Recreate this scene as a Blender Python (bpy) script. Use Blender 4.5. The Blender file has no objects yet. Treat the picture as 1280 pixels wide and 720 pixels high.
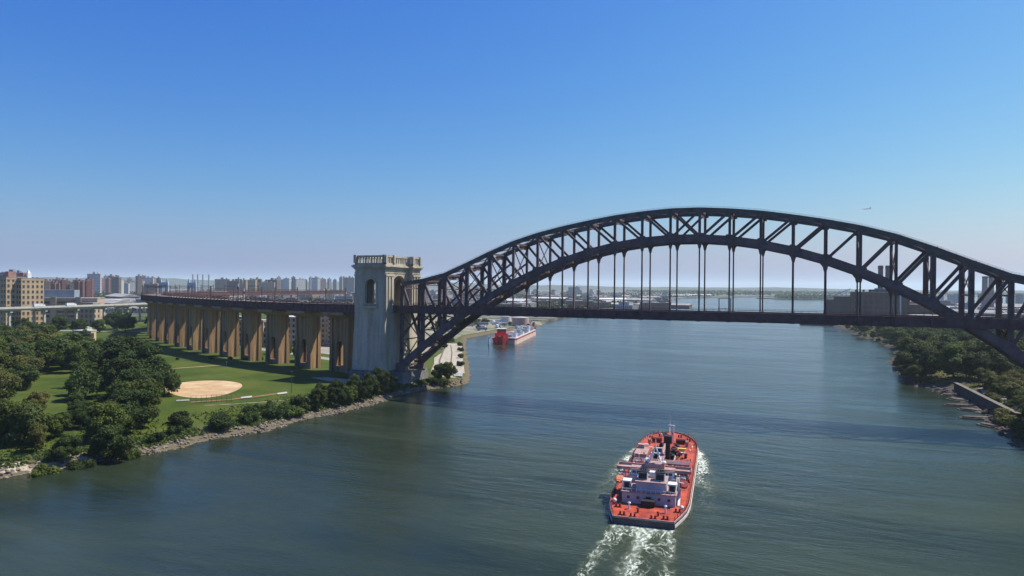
import bpy, math, random
import numpy as np
from mathutils import Vector, Matrix
R = math.radians
D = bpy.data
scn = bpy.context.scene
COL = scn.collection

# ------------------------------------------------------------------ camera, sky, sun, exposure
CAM = Vector((199.87, -328.4, 56.37))
cam = D.cameras.new('camera'); cam.lens = 865.4 / 1280 * 36; cam.sensor_width = 36
cam.clip_start = 1; cam.clip_end = 90000
co = D.objects.new('camera', cam); COL.objects.link(co)
yaw, pitch, roll = -0.402, -0.0043, 0.0083
fw = Vector((math.sin(yaw) * math.cos(pitch), math.cos(yaw) * math.cos(pitch), math.sin(pitch)))
rt = Vector((math.cos(yaw), -math.sin(yaw), 0)); up = rt.cross(fw)
r2 = math.cos(roll) * rt + math.sin(roll) * up; u2 = -math.sin(roll) * rt + math.cos(roll) * up
co.matrix_world = Matrix(((r2.x, u2.x, -fw.x, CAM.x), (r2.y, u2.y, -fw.y, CAM.y), (r2.z, u2.z, -fw.z, CAM.z), (0, 0, 0, 1)))
scn.camera = co

SUN = Vector((0.48, 0.46, 1.0)).normalized()          # direction towards the sun
w = D.worlds.new('World'); scn.world = w; w.use_nodes = True
sky = w.node_tree.nodes.new('ShaderNodeTexSky'); sky.sky_type = 'NISHITA'; sky.sun_disc = False
sky.sun_elevation = math.asin(SUN.z); sky.sun_rotation = math.atan2(SUN.x, SUN.y)
sky.altitude = 50; sky.air_density = 1.5; sky.dust_density = 1.0; sky.ozone_density = 4.0
bg = w.node_tree.nodes['Background']; bg.inputs['Strength'].default_value = 0.1
WN = w.node_tree.nodes; WL = w.node_tree.links.new
sep = WN.new('ShaderNodeSeparateColor'); cmb = WN.new('ShaderNodeCombineColor'); WL(sky.outputs[0], sep.inputs[0])
for ch, (gain, gam) in enumerate(((.0128, 1.98), (.0375, 1.47), (.268, .57))):      # the camera's tone response to the sky, per channel
    lo = WN.new('ShaderNodeMath'); lo.operation = 'MINIMUM'; lo.inputs[1].default_value = 9.0; WL(sep.outputs[ch], lo.inputs[0])
    pw = WN.new('ShaderNodeMath'); pw.operation = 'POWER'; pw.inputs[1].default_value = gam; WL(lo.outputs[0], pw.inputs[0])
    gn = WN.new('ShaderNodeMath'); gn.operation = 'MULTIPLY'; gn.inputs[1].default_value = gain / .1414; WL(pw.outputs[0], gn.inputs[0]); WL(gn.outputs[0], cmb.inputs[ch])
WL(cmb.outputs[0], bg.inputs[0])
sl = D.lights.new('sun', 'SUN'); sl.energy = 5.0; sl.angle = R(0.55); sl.color = (1.0, 0.93, 0.82)
so = D.objects.new('sun', sl); COL.objects.link(so); so.rotation_euler = (-SUN).to_track_quat('-Z', 'Y').to_euler()
scn.view_settings.view_transform = 'Standard'; scn.view_settings.look = 'None'
scn.view_settings.exposure = 0.5; scn.view_settings.gamma = 1.0; scn.view_settings.use_curve_mapping = False
scn.cycles.max_bounces = 6; scn.cycles.transparent_max_bounces = 12; scn.cycles.volume_bounces = 2
scn.cycles.use_denoising = True

# ------------------------------------------------------------------ helpers
def srgb(r, g, b):
    f = lambda c: (c / 255 / 12.92) if c / 255 <= .04045 else ((c / 255 + .055) / 1.055) ** 2.4
    return (f(r), f(g), f(b))

MATS = {}
def mat(name, c1, c2=None, rough=0.8, scale=0.3, bump=0.0, bscale=None, spec=0.3, rnd=0.0, trans=0.0, detail=6, metal=0.0, contrast=(0.35, 0.65), stretch=None):
    """Principled material whose colour wanders between c1 and c2 with noise in object space, optional bump and per-object tint."""
    if name in MATS: return MATS[name]
    m = D.materials.new(name); m.use_nodes = True; nt = m.node_tree; N = nt.nodes; Lk = nt.links.new
    b = N['Principled BSDF']; b.inputs['Roughness'].default_value = rough; b.inputs['Specular IOR Level'].default_value = spec
    b.inputs['Metallic'].default_value = metal
    tc = N.new('ShaderNodeTexCoord'); vec = tc.outputs['Object']
    if stretch:
        mp = N.new('ShaderNodeMapping'); mp.inputs['Scale'].default_value = stretch; Lk(vec, mp.inputs[0]); vec = mp.outputs[0]
    c2 = c2 or c1
    nz = N.new('ShaderNodeTexNoise'); nz.inputs['Scale'].default_value = scale; nz.inputs['Detail'].default_value = detail
    nz.inputs['Roughness'].default_value = 0.65; Lk(vec, nz.inputs['Vector'])
    rp = N.new('ShaderNodeValToRGB'); rp.color_ramp.elements[0].position = contrast[0]; rp.color_ramp.elements[1].position = contrast[1]
    rp.color_ramp.elements[0].color = (*c1, 1); rp.color_ramp.elements[1].color = (*c2, 1)
    Lk(nz.outputs['Fac'], rp.inputs[0]); out = rp.outputs[0]
    if rnd:
        oi = N.new('ShaderNodeObjectInfo'); hs = N.new('ShaderNodeHueSaturation')
        mr = N.new('ShaderNodeMapRange'); mr.inputs['To Min'].default_value = 1 - rnd; mr.inputs['To Max'].default_value = 1 + rnd
        mh = N.new('ShaderNodeMapRange'); mh.inputs['To Min'].default_value = 0.5 - rnd * .07; mh.inputs['To Max'].default_value = 0.5 + rnd * .07
        ml = N.new('ShaderNodeMath'); ml.operation = 'FRACT'; m2 = N.new('ShaderNodeMath'); m2.operation = 'MULTIPLY'; m2.inputs[1].default_value = 7.31
        Lk(oi.outputs['Random'], mr.inputs[0]); Lk(oi.outputs['Random'], m2.inputs[0]); Lk(m2.outputs[0], ml.inputs[0]); Lk(ml.outputs[0], mh.inputs[0])
        Lk(mr.outputs[0], hs.inputs['Value']); Lk(mh.outputs[0], hs.inputs['Hue']); Lk(out, hs.inputs['Color']); out = hs.outputs[0]
    Lk(out, b.inputs['Base Color'])
    if bump:
        nb = N.new('ShaderNodeTexNoise'); nb.inputs['Scale'].default_value = bscale or scale * 5; nb.inputs['Detail'].default_value = 5
        Lk(vec, nb.inputs['Vector'])
        bp = N.new('ShaderNodeBump'); bp.inputs['Strength'].default_value = bump; bp.inputs['Distance'].default_value = 0.3
        Lk(nb.outputs['Fac'], bp.inputs['Height']); Lk(bp.outputs[0], b.inputs['Normal'])
    if trans:
        tr = N.new('ShaderNodeBsdfTranslucent'); mx = N.new('ShaderNodeMixShader'); mx.inputs[0].default_value = trans
        Lk(out, tr.inputs[0]); Lk(b.outputs[0], mx.inputs[1]); Lk(tr.outputs[0], mx.inputs[2]); Lk(mx.outputs[0], N['Material Output'].inputs[0])
    MATS[name] = m; return m

def windowed(name, wall, glass, px, pz, fx=0.5, fz=0.5, rnd=0.12, rough=0.85):
    """Facade material: a grid of window openings in object space, on the sides only."""
    if name in MATS: return MATS[name]
    m = mat(name, wall, tuple(c * .82 for c in wall), rough=rough, scale=0.12, rnd=rnd); nt = m.node_tree; N = nt.nodes; Lk = nt.links.new
    b = N['Principled BSDF']; src = b.inputs['Base Color'].links[0].from_socket
    tc = N.new('ShaderNodeTexCoord'); sp = N.new('ShaderNodeSeparateXYZ'); Lk(tc.outputs['Object'], sp.inputs[0])
    ge = N.new('ShaderNodeNewGeometry')
    vt = N.new('ShaderNodeVectorTransform'); vt.vector_type = 'NORMAL'; vt.convert_from = 'WORLD'; vt.convert_to = 'OBJECT'; Lk(ge.outputs['Normal'], vt.inputs[0])
    sn = N.new('ShaderNodeSeparateXYZ'); Lk(vt.outputs[0], sn.inputs[0])
    def mth(op, a, bb=None, c=None):
        n = N.new('ShaderNodeMath'); n.operation = op
        for i, v in enumerate((a, bb, c)):
            if v is None: continue
            if isinstance(v, (int, float)): n.inputs[i].default_value = v
            else: Lk(v, n.inputs[i])
        return n.outputs[0]
    nx = mth('GREATER_THAN', mth('ABSOLUTE', sn.outputs[0]), 0.6)
    h = mth('ADD', mth('MULTIPLY', nx, sp.outputs[1]), mth('MULTIPLY', mth('SUBTRACT', 1.0, nx), sp.outputs[0]))
    a = mth('LESS_THAN', mth('FRACT', mth('DIVIDE', mth('ADD', h, 1000.0), px)), fx)
    c = mth('LESS_THAN', mth('FRACT', mth('DIVIDE', mth('ADD', sp.outputs[2], 0.0), pz)), fz)
    side = mth('LESS_THAN', mth('ABSOLUTE', sn.outputs[2]), 0.5)
    k = mth('MULTIPLY', mth('MULTIPLY', a, c), side)
    mx = N.new('ShaderNodeMix'); mx.data_type = 'RGBA'; Lk(k, mx.inputs[0]); Lk(src, mx.inputs[6]); mx.inputs[7].default_value = (*glass, 1)
    Lk(mx.outputs[2], b.inputs['Base Color'])
    return m

class MB:
    """Collects shapes and links them as one mesh object."""
    def __init__(s): s.v = []; s.f = []; s.mi = []
    def add(s, vs, fs, mi=0):
        o = len(s.v); s.v += [tuple(v) for v in vs]; s.f += [tuple(i + o for i in f) for f in fs]; s.mi += [mi] * len(fs); return s
    def box(s, x0, x1, y0, y1, z0, z1, mi=0):
        v = [(x, y, z) for z in (z0, z1) for y in (y0, y1) for x in (x0, x1)]
        return s.add(v, [(0, 2, 3, 1), (4, 5, 7, 6), (0, 1, 5, 4), (2, 6, 7, 3), (0, 4, 6, 2), (1, 3, 7, 5)], mi)
    def frustum(s, x0, x1, y0, y1, z0, X0, X1, Y0, Y1, z1, mi=0):
        v = [(x0, y0, z0), (x1, y0, z0), (x0, y1, z0), (x1, y1, z0), (X0, Y0, z1), (X1, Y0, z1), (X0, Y1, z1), (X1, Y1, z1)]
        return s.add(v, [(0, 2, 3, 1), (4, 5, 7, 6), (0, 1, 5, 4), (2, 6, 7, 3), (0, 4, 6, 2), (1, 3, 7, 5)], mi)
    def beam(s, p, q, wd, h, upv=(0, 0, 1), mi=0, wd2=None, h2=None):
        p = Vector(p); q = Vector(q); d = (q - p).normalized(); upv = Vector(upv)
        if abs(d.dot(upv)) > .98: upv = Vector((1, 0, 0))
        sd = d.cross(upv).normalized(); u = sd.cross(d)
        v = []
        for c, a, b in ((p, wd / 2, h / 2), (q, (wd2 or wd) / 2, (h2 or h) / 2)):
            v += [c - sd * a - u * b, c + sd * a - u * b, c + sd * a + u * b, c - sd * a + u * b]
        return s.add(v, [(0, 1, 2, 3)[::-1], (4, 5, 6, 7), (0, 1, 5, 4), (1, 2, 6, 5), (2, 3, 7, 6), (3, 0, 4, 7)], mi)
    def tube(s, p, q, r, r2=None, n=8, mi=0, cap=True):
        p = Vector(p); q = Vector(q); d = (q - p).normalized(); a = d.orthogonal().normalized(); b = d.cross(a); r2 = r if r2 is None else r2
        v = []
        for c, rr in ((p, r), (q, r2)):
            v += [c + rr * (math.cos(2 * math.pi * k / n) * a + math.sin(2 * math.pi * k / n) * b) for k in range(n)]
        f = [(k, (k + 1) % n, n + (k + 1) % n, n + k) for k in range(n)]
        if cap: f += [tuple(range(n))[::-1], tuple(range(n, 2 * n))]
        return s.add(v, f, mi)
    def prism(s, poly, z0, z1, mi=0):
        n = len(poly); v = [(x, y, z0) for x, y in poly] + [(x, y, z1) for x, y in poly]
        f = [(k, (k + 1) % n, n + (k + 1) % n, n + k) for k in range(n)] + [tuple(range(n))[::-1], tuple(range(n, 2 * n))]
        return s.add(v, f, mi)
    def extrude(s, poly3, off, mi=0):
        n = len(poly3); off = Vector(off); v = [Vector(p) for p in poly3] + [Vector(p) + off for p in poly3]
        f = [(k, (k + 1) % n, n + (k + 1) % n, n + k) for k in range(n)] + [tuple(range(n))[::-1], tuple(range(n, 2 * n))]
        return s.add(v, f, mi)
    def ball(s, c, r, sz=1.0, n=8, m=5, mi=0):
        v = [(c[0], c[1], c[2] - r * sz)]
        for j in range(1, m):
            t = math.pi * j / m
            v += [(c[0] + r * math.sin(t) * math.cos(2 * math.pi * k / n), c[1] + r * math.sin(t) * math.sin(2 * math.pi * k / n), c[2] - r * sz * math.cos(t)) for k in range(n)]
        v.append((c[0], c[1], c[2] + r * sz)); f = [(0, 1 + (k + 1) % n, 1 + k) for k in range(n)]
        for j in range(m - 2):
            a = 1 + j * n; f += [(a + k, a + (k + 1) % n, a + n + (k + 1) % n, a + n + k) for k in range(n)]
        a = 1 + (m - 2) * n; f += [(a + k, a + (k + 1) % n, len(v) - 1) for k in range(n)]
        return s.add(v, f, mi)
    def mesh(s, name, mats):
        me = D.meshes.new(name); me.from_pydata(s.v, [], s.f)
        for m in (mats if isinstance(mats, (list, tuple)) else [mats]): me.materials.append(m)
        if any(s.mi): me.polygons.foreach_set('material_index', s.mi)
        import bmesh
        bm = bmesh.new(); bm.from_mesh(me); bmesh.ops.recalc_face_normals(bm, faces=bm.faces); bm.to_mesh(me); bm.free()
        me.update(); return me
    def build(s, name, mats, parent=None, loc=None):
        return link(name, s.mesh(name, mats), parent, loc)

def link(name, data, parent=None, loc=None, rot=0.0, scale=None):
    o = D.objects.new(name, data); COL.objects.link(o)
    if parent: o.parent = parent
    if loc is not None: o.location = loc
    o.rotation_euler = (0, 0, rot)
    if scale is not None: o.scale = scale if hasattr(scale, '__len__') else (scale,) * 3
    return o
def tag(o, label=None, cat=None, group=None, kind=None):
    if label: o['label'] = label
    if cat: o['category'] = cat
    if group: o['group'] = group
    if kind: o['kind'] = kind
    return o
def thing(name, label, cat, loc=(0, 0, 0), rot=0.0, group=None, scale=None):
    return tag(link(name, None, None, loc, rot, scale), label, cat, group)
def dup(root, loc, rot=0.0, scale=None, label=None, group=None):
    r = root.copy(); COL.objects.link(r); r.location = loc; r.rotation_euler = (0, 0, rot)
    if scale is not None: r.scale = scale if hasattr(scale, '__len__') else (scale,) * 3
    if label: r['label'] = label
    if group: r['group'] = group
    for ch in root.children:
        c = ch.copy(); COL.objects.link(c); c.parent = r
        for g in ch.children:
            e = g.copy(); COL.objects.link(e); e.parent = c
    return r
ORD = ['leftmost', 'second from left', 'third from left', 'fourth from left', 'fifth from left', 'sixth from left', 'seventh from left', 'eighth from left', 'ninth from left', 'tenth from left']
_T = ['', '', 'twenty', 'thirty', 'forty', 'fifty', 'sixty', 'seventy', 'eighty', 'ninety']
_U = ['', 'first', 'second', 'third', 'fourth', 'fifth', 'sixth', 'seventh', 'eighth', 'ninth', 'tenth', 'eleventh', 'twelfth', 'thirteenth', 'fourteenth', 'fifteenth', 'sixteenth', 'seventeenth', 'eighteenth', 'nineteenth']
def ordinal(i):
    if i < 10: return ORD[i]
    i += 1
    if i < 20: return _U[i] + ' from left'
    return (_T[i // 10] + ('-' + _U[i % 10] if i % 10 else 'th').replace('y-', 'y-') if i % 10 else _T[i // 10][:-1] + 'ieth') + ' from left'
def ucoord(x, y):
    d = Vector((x, y, 5)) - CAM; return d.dot(r2) / max(d.dot(fw), 1e-3)

def at(u, dist, z=0.0):
    a = yaw + math.atan((u - 640) / 865.4); return Vector((CAM.x + dist * math.sin(a), CAM.y + dist * math.cos(a), z))
# ------------------------------------------------------------------ land shapes
SH_L = [(-600, -700), (-260, -420), (-90, -300), (-30, -225), (-11, -204), (-8, -195), (-2, -179), (4, -163), (4, -140), (11, -124), (8.5, -98), (12.6, -82),
        (14, -54), (10, -27), (13, -8), (19, 8), (23, 21), (12, 48), (-34, 135), (-91, 243), (-128, 320), (-138, 430), (-140, 535), (-183, 805)]
POLY_L = SH_L + [(-219, 1220), (-900, 1220), (-2000, 1220), (-2000, -700)]
SH_R = [(330, -420), (282, -200), (272, -60), (271.4, -31), (270.6, -2), (273, 47), (271, 91), (267, 120), (258, 129), (257, 217), (257, 273), (270, 330),
        (272, 393), (270, 482), (254, 576), (247, 706), (236, 760), (238, 965), (300, 1060), (420, 1200)]
POLY_R = SH_R + [(2000, 1200), (2000, -420)]
def sdist(px, py, poly):
    px = np.asarray(px, float); py = np.asarray(py, float); n = len(poly)
    d = np.full(px.shape, 1e9); ins = np.zeros(px.shape, bool)
    for k in range(n):
        ax, ay = poly[k]; bx, by = poly[(k + 1) % n]
        ex, ey = bx - ax, by - ay
        t = np.clip(((px - ax) * ex + (py - ay) * ey) / (ex * ex + ey * ey), 0, 1)
        d = np.minimum(d, np.hypot(px - ax - t * ex, py - ay - t * ey))
        c = ((ay > py) != (by > py)); c &= px < ex * (py - ay) / np.where(by == ay, 1e-9, by - ay) + ax
        ins ^= c
    return np.where(ins, d, -d)
def HL(x, y):
    x = np.asarray(x, float); y = np.asarray(y, float); d = sdist(x, y, POLY_L)
    d = d + 1.2 * np.sin(x * .21 + y * .13) * np.cos(y * .19) + .7 * np.sin(y * .53 + x * .4)
    a = np.interp(d, [-12, 0, 5, 10, 40, 110, 400], [-5, 0, 2.0, 3.3, 5.2, 6.6, 7.0])
    q = np.interp(d, [-12, -.6, .6, 3, 40, 110, 400], [-5, -2, 2.7, 3.0, 3.8, 5.5, 6.5])
    t = np.clip((y - 12) / 10, 0, 1)
    return a * (1 - t) + q * t + .12 * np.sin(x * .11) * np.sin(y * .09)
def HR(x, y):
    x = np.asarray(x, float); y = np.asarray(y, float); d = sdist(x, y, POLY_R)
    d = d + 1.5 * np.sin(x * .17 + y * .23) + .8 * np.sin(y * .6)
    return np.interp(d, [-12, 0, 6, 15, 60, 300], [-4, 0, 1.4, 4, 6, 7]) + .15 * np.sin(x * .1) * np.sin(y * .13)
def hl(x, y): return float(HL(np.array([x]), np.array([y]))[0])
def hr(x, y): return float(HR(np.array([x]), np.array([y]))[0])

def grid(name, x0, x1, y0, y1, st, H, m, cut=-2.5):
    xs = np.arange(x0, x1 + .1, st); ys = np.arange(y0, y1 + .1, st); X, Y = np.meshgrid(xs, ys); Z = H(X, Y)
    nx = len(xs); ny = len(ys); I = np.arange(nx * ny).reshape(ny, nx)
    q = np.stack([I[:-1, :-1], I[:-1, 1:], I[1:, 1:], I[1:, :-1]], -1).reshape(-1, 4)
    keep = Z.ravel()[q].max(1) > cut; q = q[keep]
    me = D.meshes.new(name); me.from_pydata(np.stack([X, Y, Z], -1).reshape(-1, 3).tolist(), [], q.tolist()); me.materials.append(m)
    me.polygons.foreach_set('use_smooth', [True] * len(me.polygons)); me.update()
    return tag(link(name, me), kind='structure')

# grass / earth ground: earth on the wet bank (low), grass above, worn patches
def ground_mat(name, grass1, grass2, bare, lo, hi, patch=.62):
    m = mat(name, grass1, grass2, rough=.95, scale=.045, detail=10, contrast=(.38, .60), bump=.4, bscale=1.2, spec=.1); nt = m.node_tree; N = nt.nodes; Lk = nt.links.new
    b = N['Principled BSDF']; src = b.inputs['Base Color'].links[0].from_socket
    tc = N.new('ShaderNodeTexCoord'); sp = N.new('ShaderNodeSeparateXYZ'); Lk(tc.outputs['Object'], sp.inputs[0])
    mr = N.new('ShaderNodeMapRange'); mr.inputs[1].default_value = lo; mr.inputs[2].default_value = hi; mr.inputs[3].default_value = 1; mr.inputs[4].default_value = 0
    Lk(sp.outputs[2], mr.inputs[0])
    n2 = N.new('ShaderNodeTexNoise'); n2.inputs['Scale'].default_value = .035; n2.inputs['Detail'].default_value = 8; Lk(tc.outputs['Object'], n2.inputs['Vector'])
    r2_ = N.new('ShaderNodeMapRange'); r2_.inputs[1].default_value = patch; r2_.inputs[2].default_value = patch + .1; Lk(n2.outputs['Fac'], r2_.inputs[0])
    ad = N.new('ShaderNodeMath'); ad.operation = 'MAXIMUM'; Lk(mr.outputs[0], ad.inputs[0]); Lk(r2_.outputs[0], ad.inputs[1])
    mx = N.new('ShaderNodeMix'); mx.data_type = 'RGBA'; Lk(ad.outputs[0], mx.inputs[0]); Lk(src, mx.inputs[6]); mx.inputs[7].default_value = (*bare, 1)
    Lk(mx.outputs[2], b.inputs['Base Color']); return m
G_L = ground_mat('park_grass', (.036, .062, .009), (.072, .092, .016), (.12, .10, .065), 2.0, 3.6, .70)
G_R = ground_mat('bank_grass', (.05, .06, .02), (.10, .10, .04), (.06, .052, .04), 1.0, 3.2, .6)
grid('park_ground', -700, 40, -340, 640, 4, HL, G_L)
grid('right_bank_ground', 236, 700, -400, 1060, 5, HR, G_R)

CITY = mat('city_ground', (.05, .06, .035), (.17, .16, .145), rough=.95, scale=.012, detail=9, contrast=(.42, .58))
def land(name, poly, z, m=CITY): return tag(MB().prism(poly, -2, z).build(name, m), kind='structure')
land('far_land', [(-160, 632), (-183, 805), (-219, 1220), (-250, 1700), (-296, 2391), (-330, 3000), (-214, 3408), (160, 4600), (700, 5600), (3000, 6500), (9000, 7500),
                  (12000, 16000), (-16000, 16000), (-16000, -2500), (-690, -1500), (-690, 632)], 4.2)
land('far_right_land', [(300, 1052), (420, 1200), (600, 1500), (1200, 2600), (2500, 3600), (7000, 4500), (7000, -2500), (690, -2500), (690, 1052)], 4.2)
land('low_island', [(-25, 3250), (60, 3120), (300, 3060), (470, 3100), (640, 3250), (560, 3700), (150, 3800), (-40, 3500)], 3.5, mat('island_green', (.03, .05, .025), (.06, .08, .04), scale=.02))
hm = mat('hill_woods', (.035, .055, .035), (.075, .085, .06), rough=1, scale=.01, detail=8)
def hills(name, pts, depth, m):
    mb = MB(); vs = []; n = len(pts)
    for x, y, z in pts:
        d = Vector((x - 200, y + 330, 0)).normalized()
        vs += [(x - d.x * 900, y - d.y * 900, -2), (x, y, z), (x + d.x * depth, y + d.y * depth, z * .7)]
    f = []
    for k in range(n - 1):
        a = k * 3; f += [(a, a + 3, a + 4, a + 1), (a + 1, a + 4, a + 5, a + 2)]
    mb.add(vs, f); return tag(mb.build(name, m), kind='structure')
random.seed(4)
def ridge(az0, az1, dist, h0, h1, n):
    out = []
    for k in range(n + 1):
        a = R(az0 + (az1 - az0) * k / n); t = k / n
        z = (h0 + (h1 - h0) * t) * (1 + .12 * math.sin(t * 17) + .07 * math.sin(t * 41 + 1) + .05 * random.uniform(-1, 1))
        out.append((200 + dist * math.sin(a), -330 + dist * math.cos(a), z))
    return out
hills('hills', ridge(-75, -24, 9500, 115, 75, 90), 2500, hm)
hills('hills', ridge(-26, 25, 8600, 58, 34, 90), 2500, hm)

# water
wm = D.materials.new('river_water'); wm.use_nodes = True
def water_nodes():
    nt = wm.node_tree; N = nt.nodes; Lk = nt.links.new; b = N['Principled BSDF']
    b.inputs['IOR'].default_value = 1.33; b.inputs['Specular IOR Level'].default_value = .34
    tc = N.new('ShaderNodeTexCoord'); P = tc.outputs['Object']
    def noise(sc, det, stretch=(1, 1, 1), rot=0, rough=.55, dist=0.0):
        mp = N.new('ShaderNodeMapping'); mp.inputs['Scale'].default_value = stretch; mp.inputs['Rotation'].default_value = (0, 0, rot); Lk(P, mp.inputs[0])
        n = N.new('ShaderNodeTexNoise'); n.inputs['Scale'].default_value = sc; n.inputs['Detail'].default_value = det; n.inputs['Roughness'].default_value = rough
        n.inputs['Distortion'].default_value = dist; Lk(mp.outputs[0], n.inputs['Vector']); return n.outputs['Fac']
    streak = noise(.014, 7, (.45, 1.8, 1), .30, .62, .7)
    rp = N.new('ShaderNodeValToRGB'); rp.color_ramp.elements[0].position = .36; rp.color_ramp.elements[1].position = .64
    rp.color_ramp.elements[0].color = (.012, .020, .011, 1); rp.color_ramp.elements[1].color = (.031, .044, .025, 1); Lk(streak, rp.inputs[0]); Lk(rp.outputs[0], b.inputs['Base Color'])
    ro = N.new('ShaderNodeMapRange'); ro.inputs[1].default_value = .35; ro.inputs[2].default_value = .7; ro.inputs[3].default_value = .10; ro.inputs[4].default_value = .22
    Lk(streak, ro.inputs[0]); Lk(ro.outputs[0], b.inputs['Roughness'])
    st = N.new('ShaderNodeMapRange'); st.inputs[1].default_value = .36; st.inputs[2].default_value = .62; st.inputs[3].default_value = .45; st.inputs[4].default_value = 1.1; Lk(streak, st.inputs[0])
    eddy = noise(.03, 6, (.6, 1.5, 1), .35, .6, 1.2)
    a = noise(.9, 4, (1, 1.7, 1), .2); c = noise(.16, 4, (.6, 1.5, 1), .3); e = noise(3.2, 2)
    def mul(x, k):
        m = N.new('ShaderNodeMath'); m.operation = 'MULTIPLY'; Lk(x, m.inputs[0])
        if isinstance(k, float): m.inputs[1].default_value = k
        else: Lk(k, m.inputs[1])
        return m.outputs[0]
    def add(x, y):
        m = N.new('ShaderNodeMath'); m.operation = 'ADD'; Lk(x, m.inputs[0]); Lk(y, m.inputs[1]); return m.outputs[0]
    hgt = mul(add(add(mul(a, .55), mul(c, 1.6)), mul(e, .10)), st.outputs[0])
    em = N.new('ShaderNodeMapRange'); em.inputs[1].default_value = .40; em.inputs[2].default_value = .56; em.inputs[3].default_value = .62; em.inputs[4].default_value = 1.06; Lk(eddy, em.inputs[0]); hgt = mul(hgt, em.outputs[0])
    bp = N.new('ShaderNodeBump'); bp.inputs['Strength'].default_value = 1.0; bp.inputs['Distance'].default_value = .27
    Lk(hgt, bp.inputs['Height']); Lk(bp.outputs[0], b.inputs['Normal'])
water_nodes()
tag(MB().add([(-40000, -3000, 0), (40000, -3000, 0), (40000, 40000, 0), (-40000, 40000, 0)], [(0, 1, 2, 3)]).build('river', wm), kind='structure')

# haze
hz = D.materials.new('haze'); hz.use_nodes = True; hz.node_tree.nodes.clear()
pv = hz.node_tree.nodes.new('ShaderNodeVolumePrincipled'); pv.inputs['Density'].default_value = 5.5e-5; pv.inputs['Color'].default_value = (.78, .92, 1.0, 1); pv.inputs['Anisotropy'].default_value = .25
ho = hz.node_tree.nodes.new('ShaderNodeOutputMaterial'); hz.node_tree.links.new(pv.outputs[0], ho.inputs['Volume'])
tag(MB().box(-50000, 50000, -10000, 50000, -6.5, 330).build('haze', hz), kind='stuff')

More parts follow.
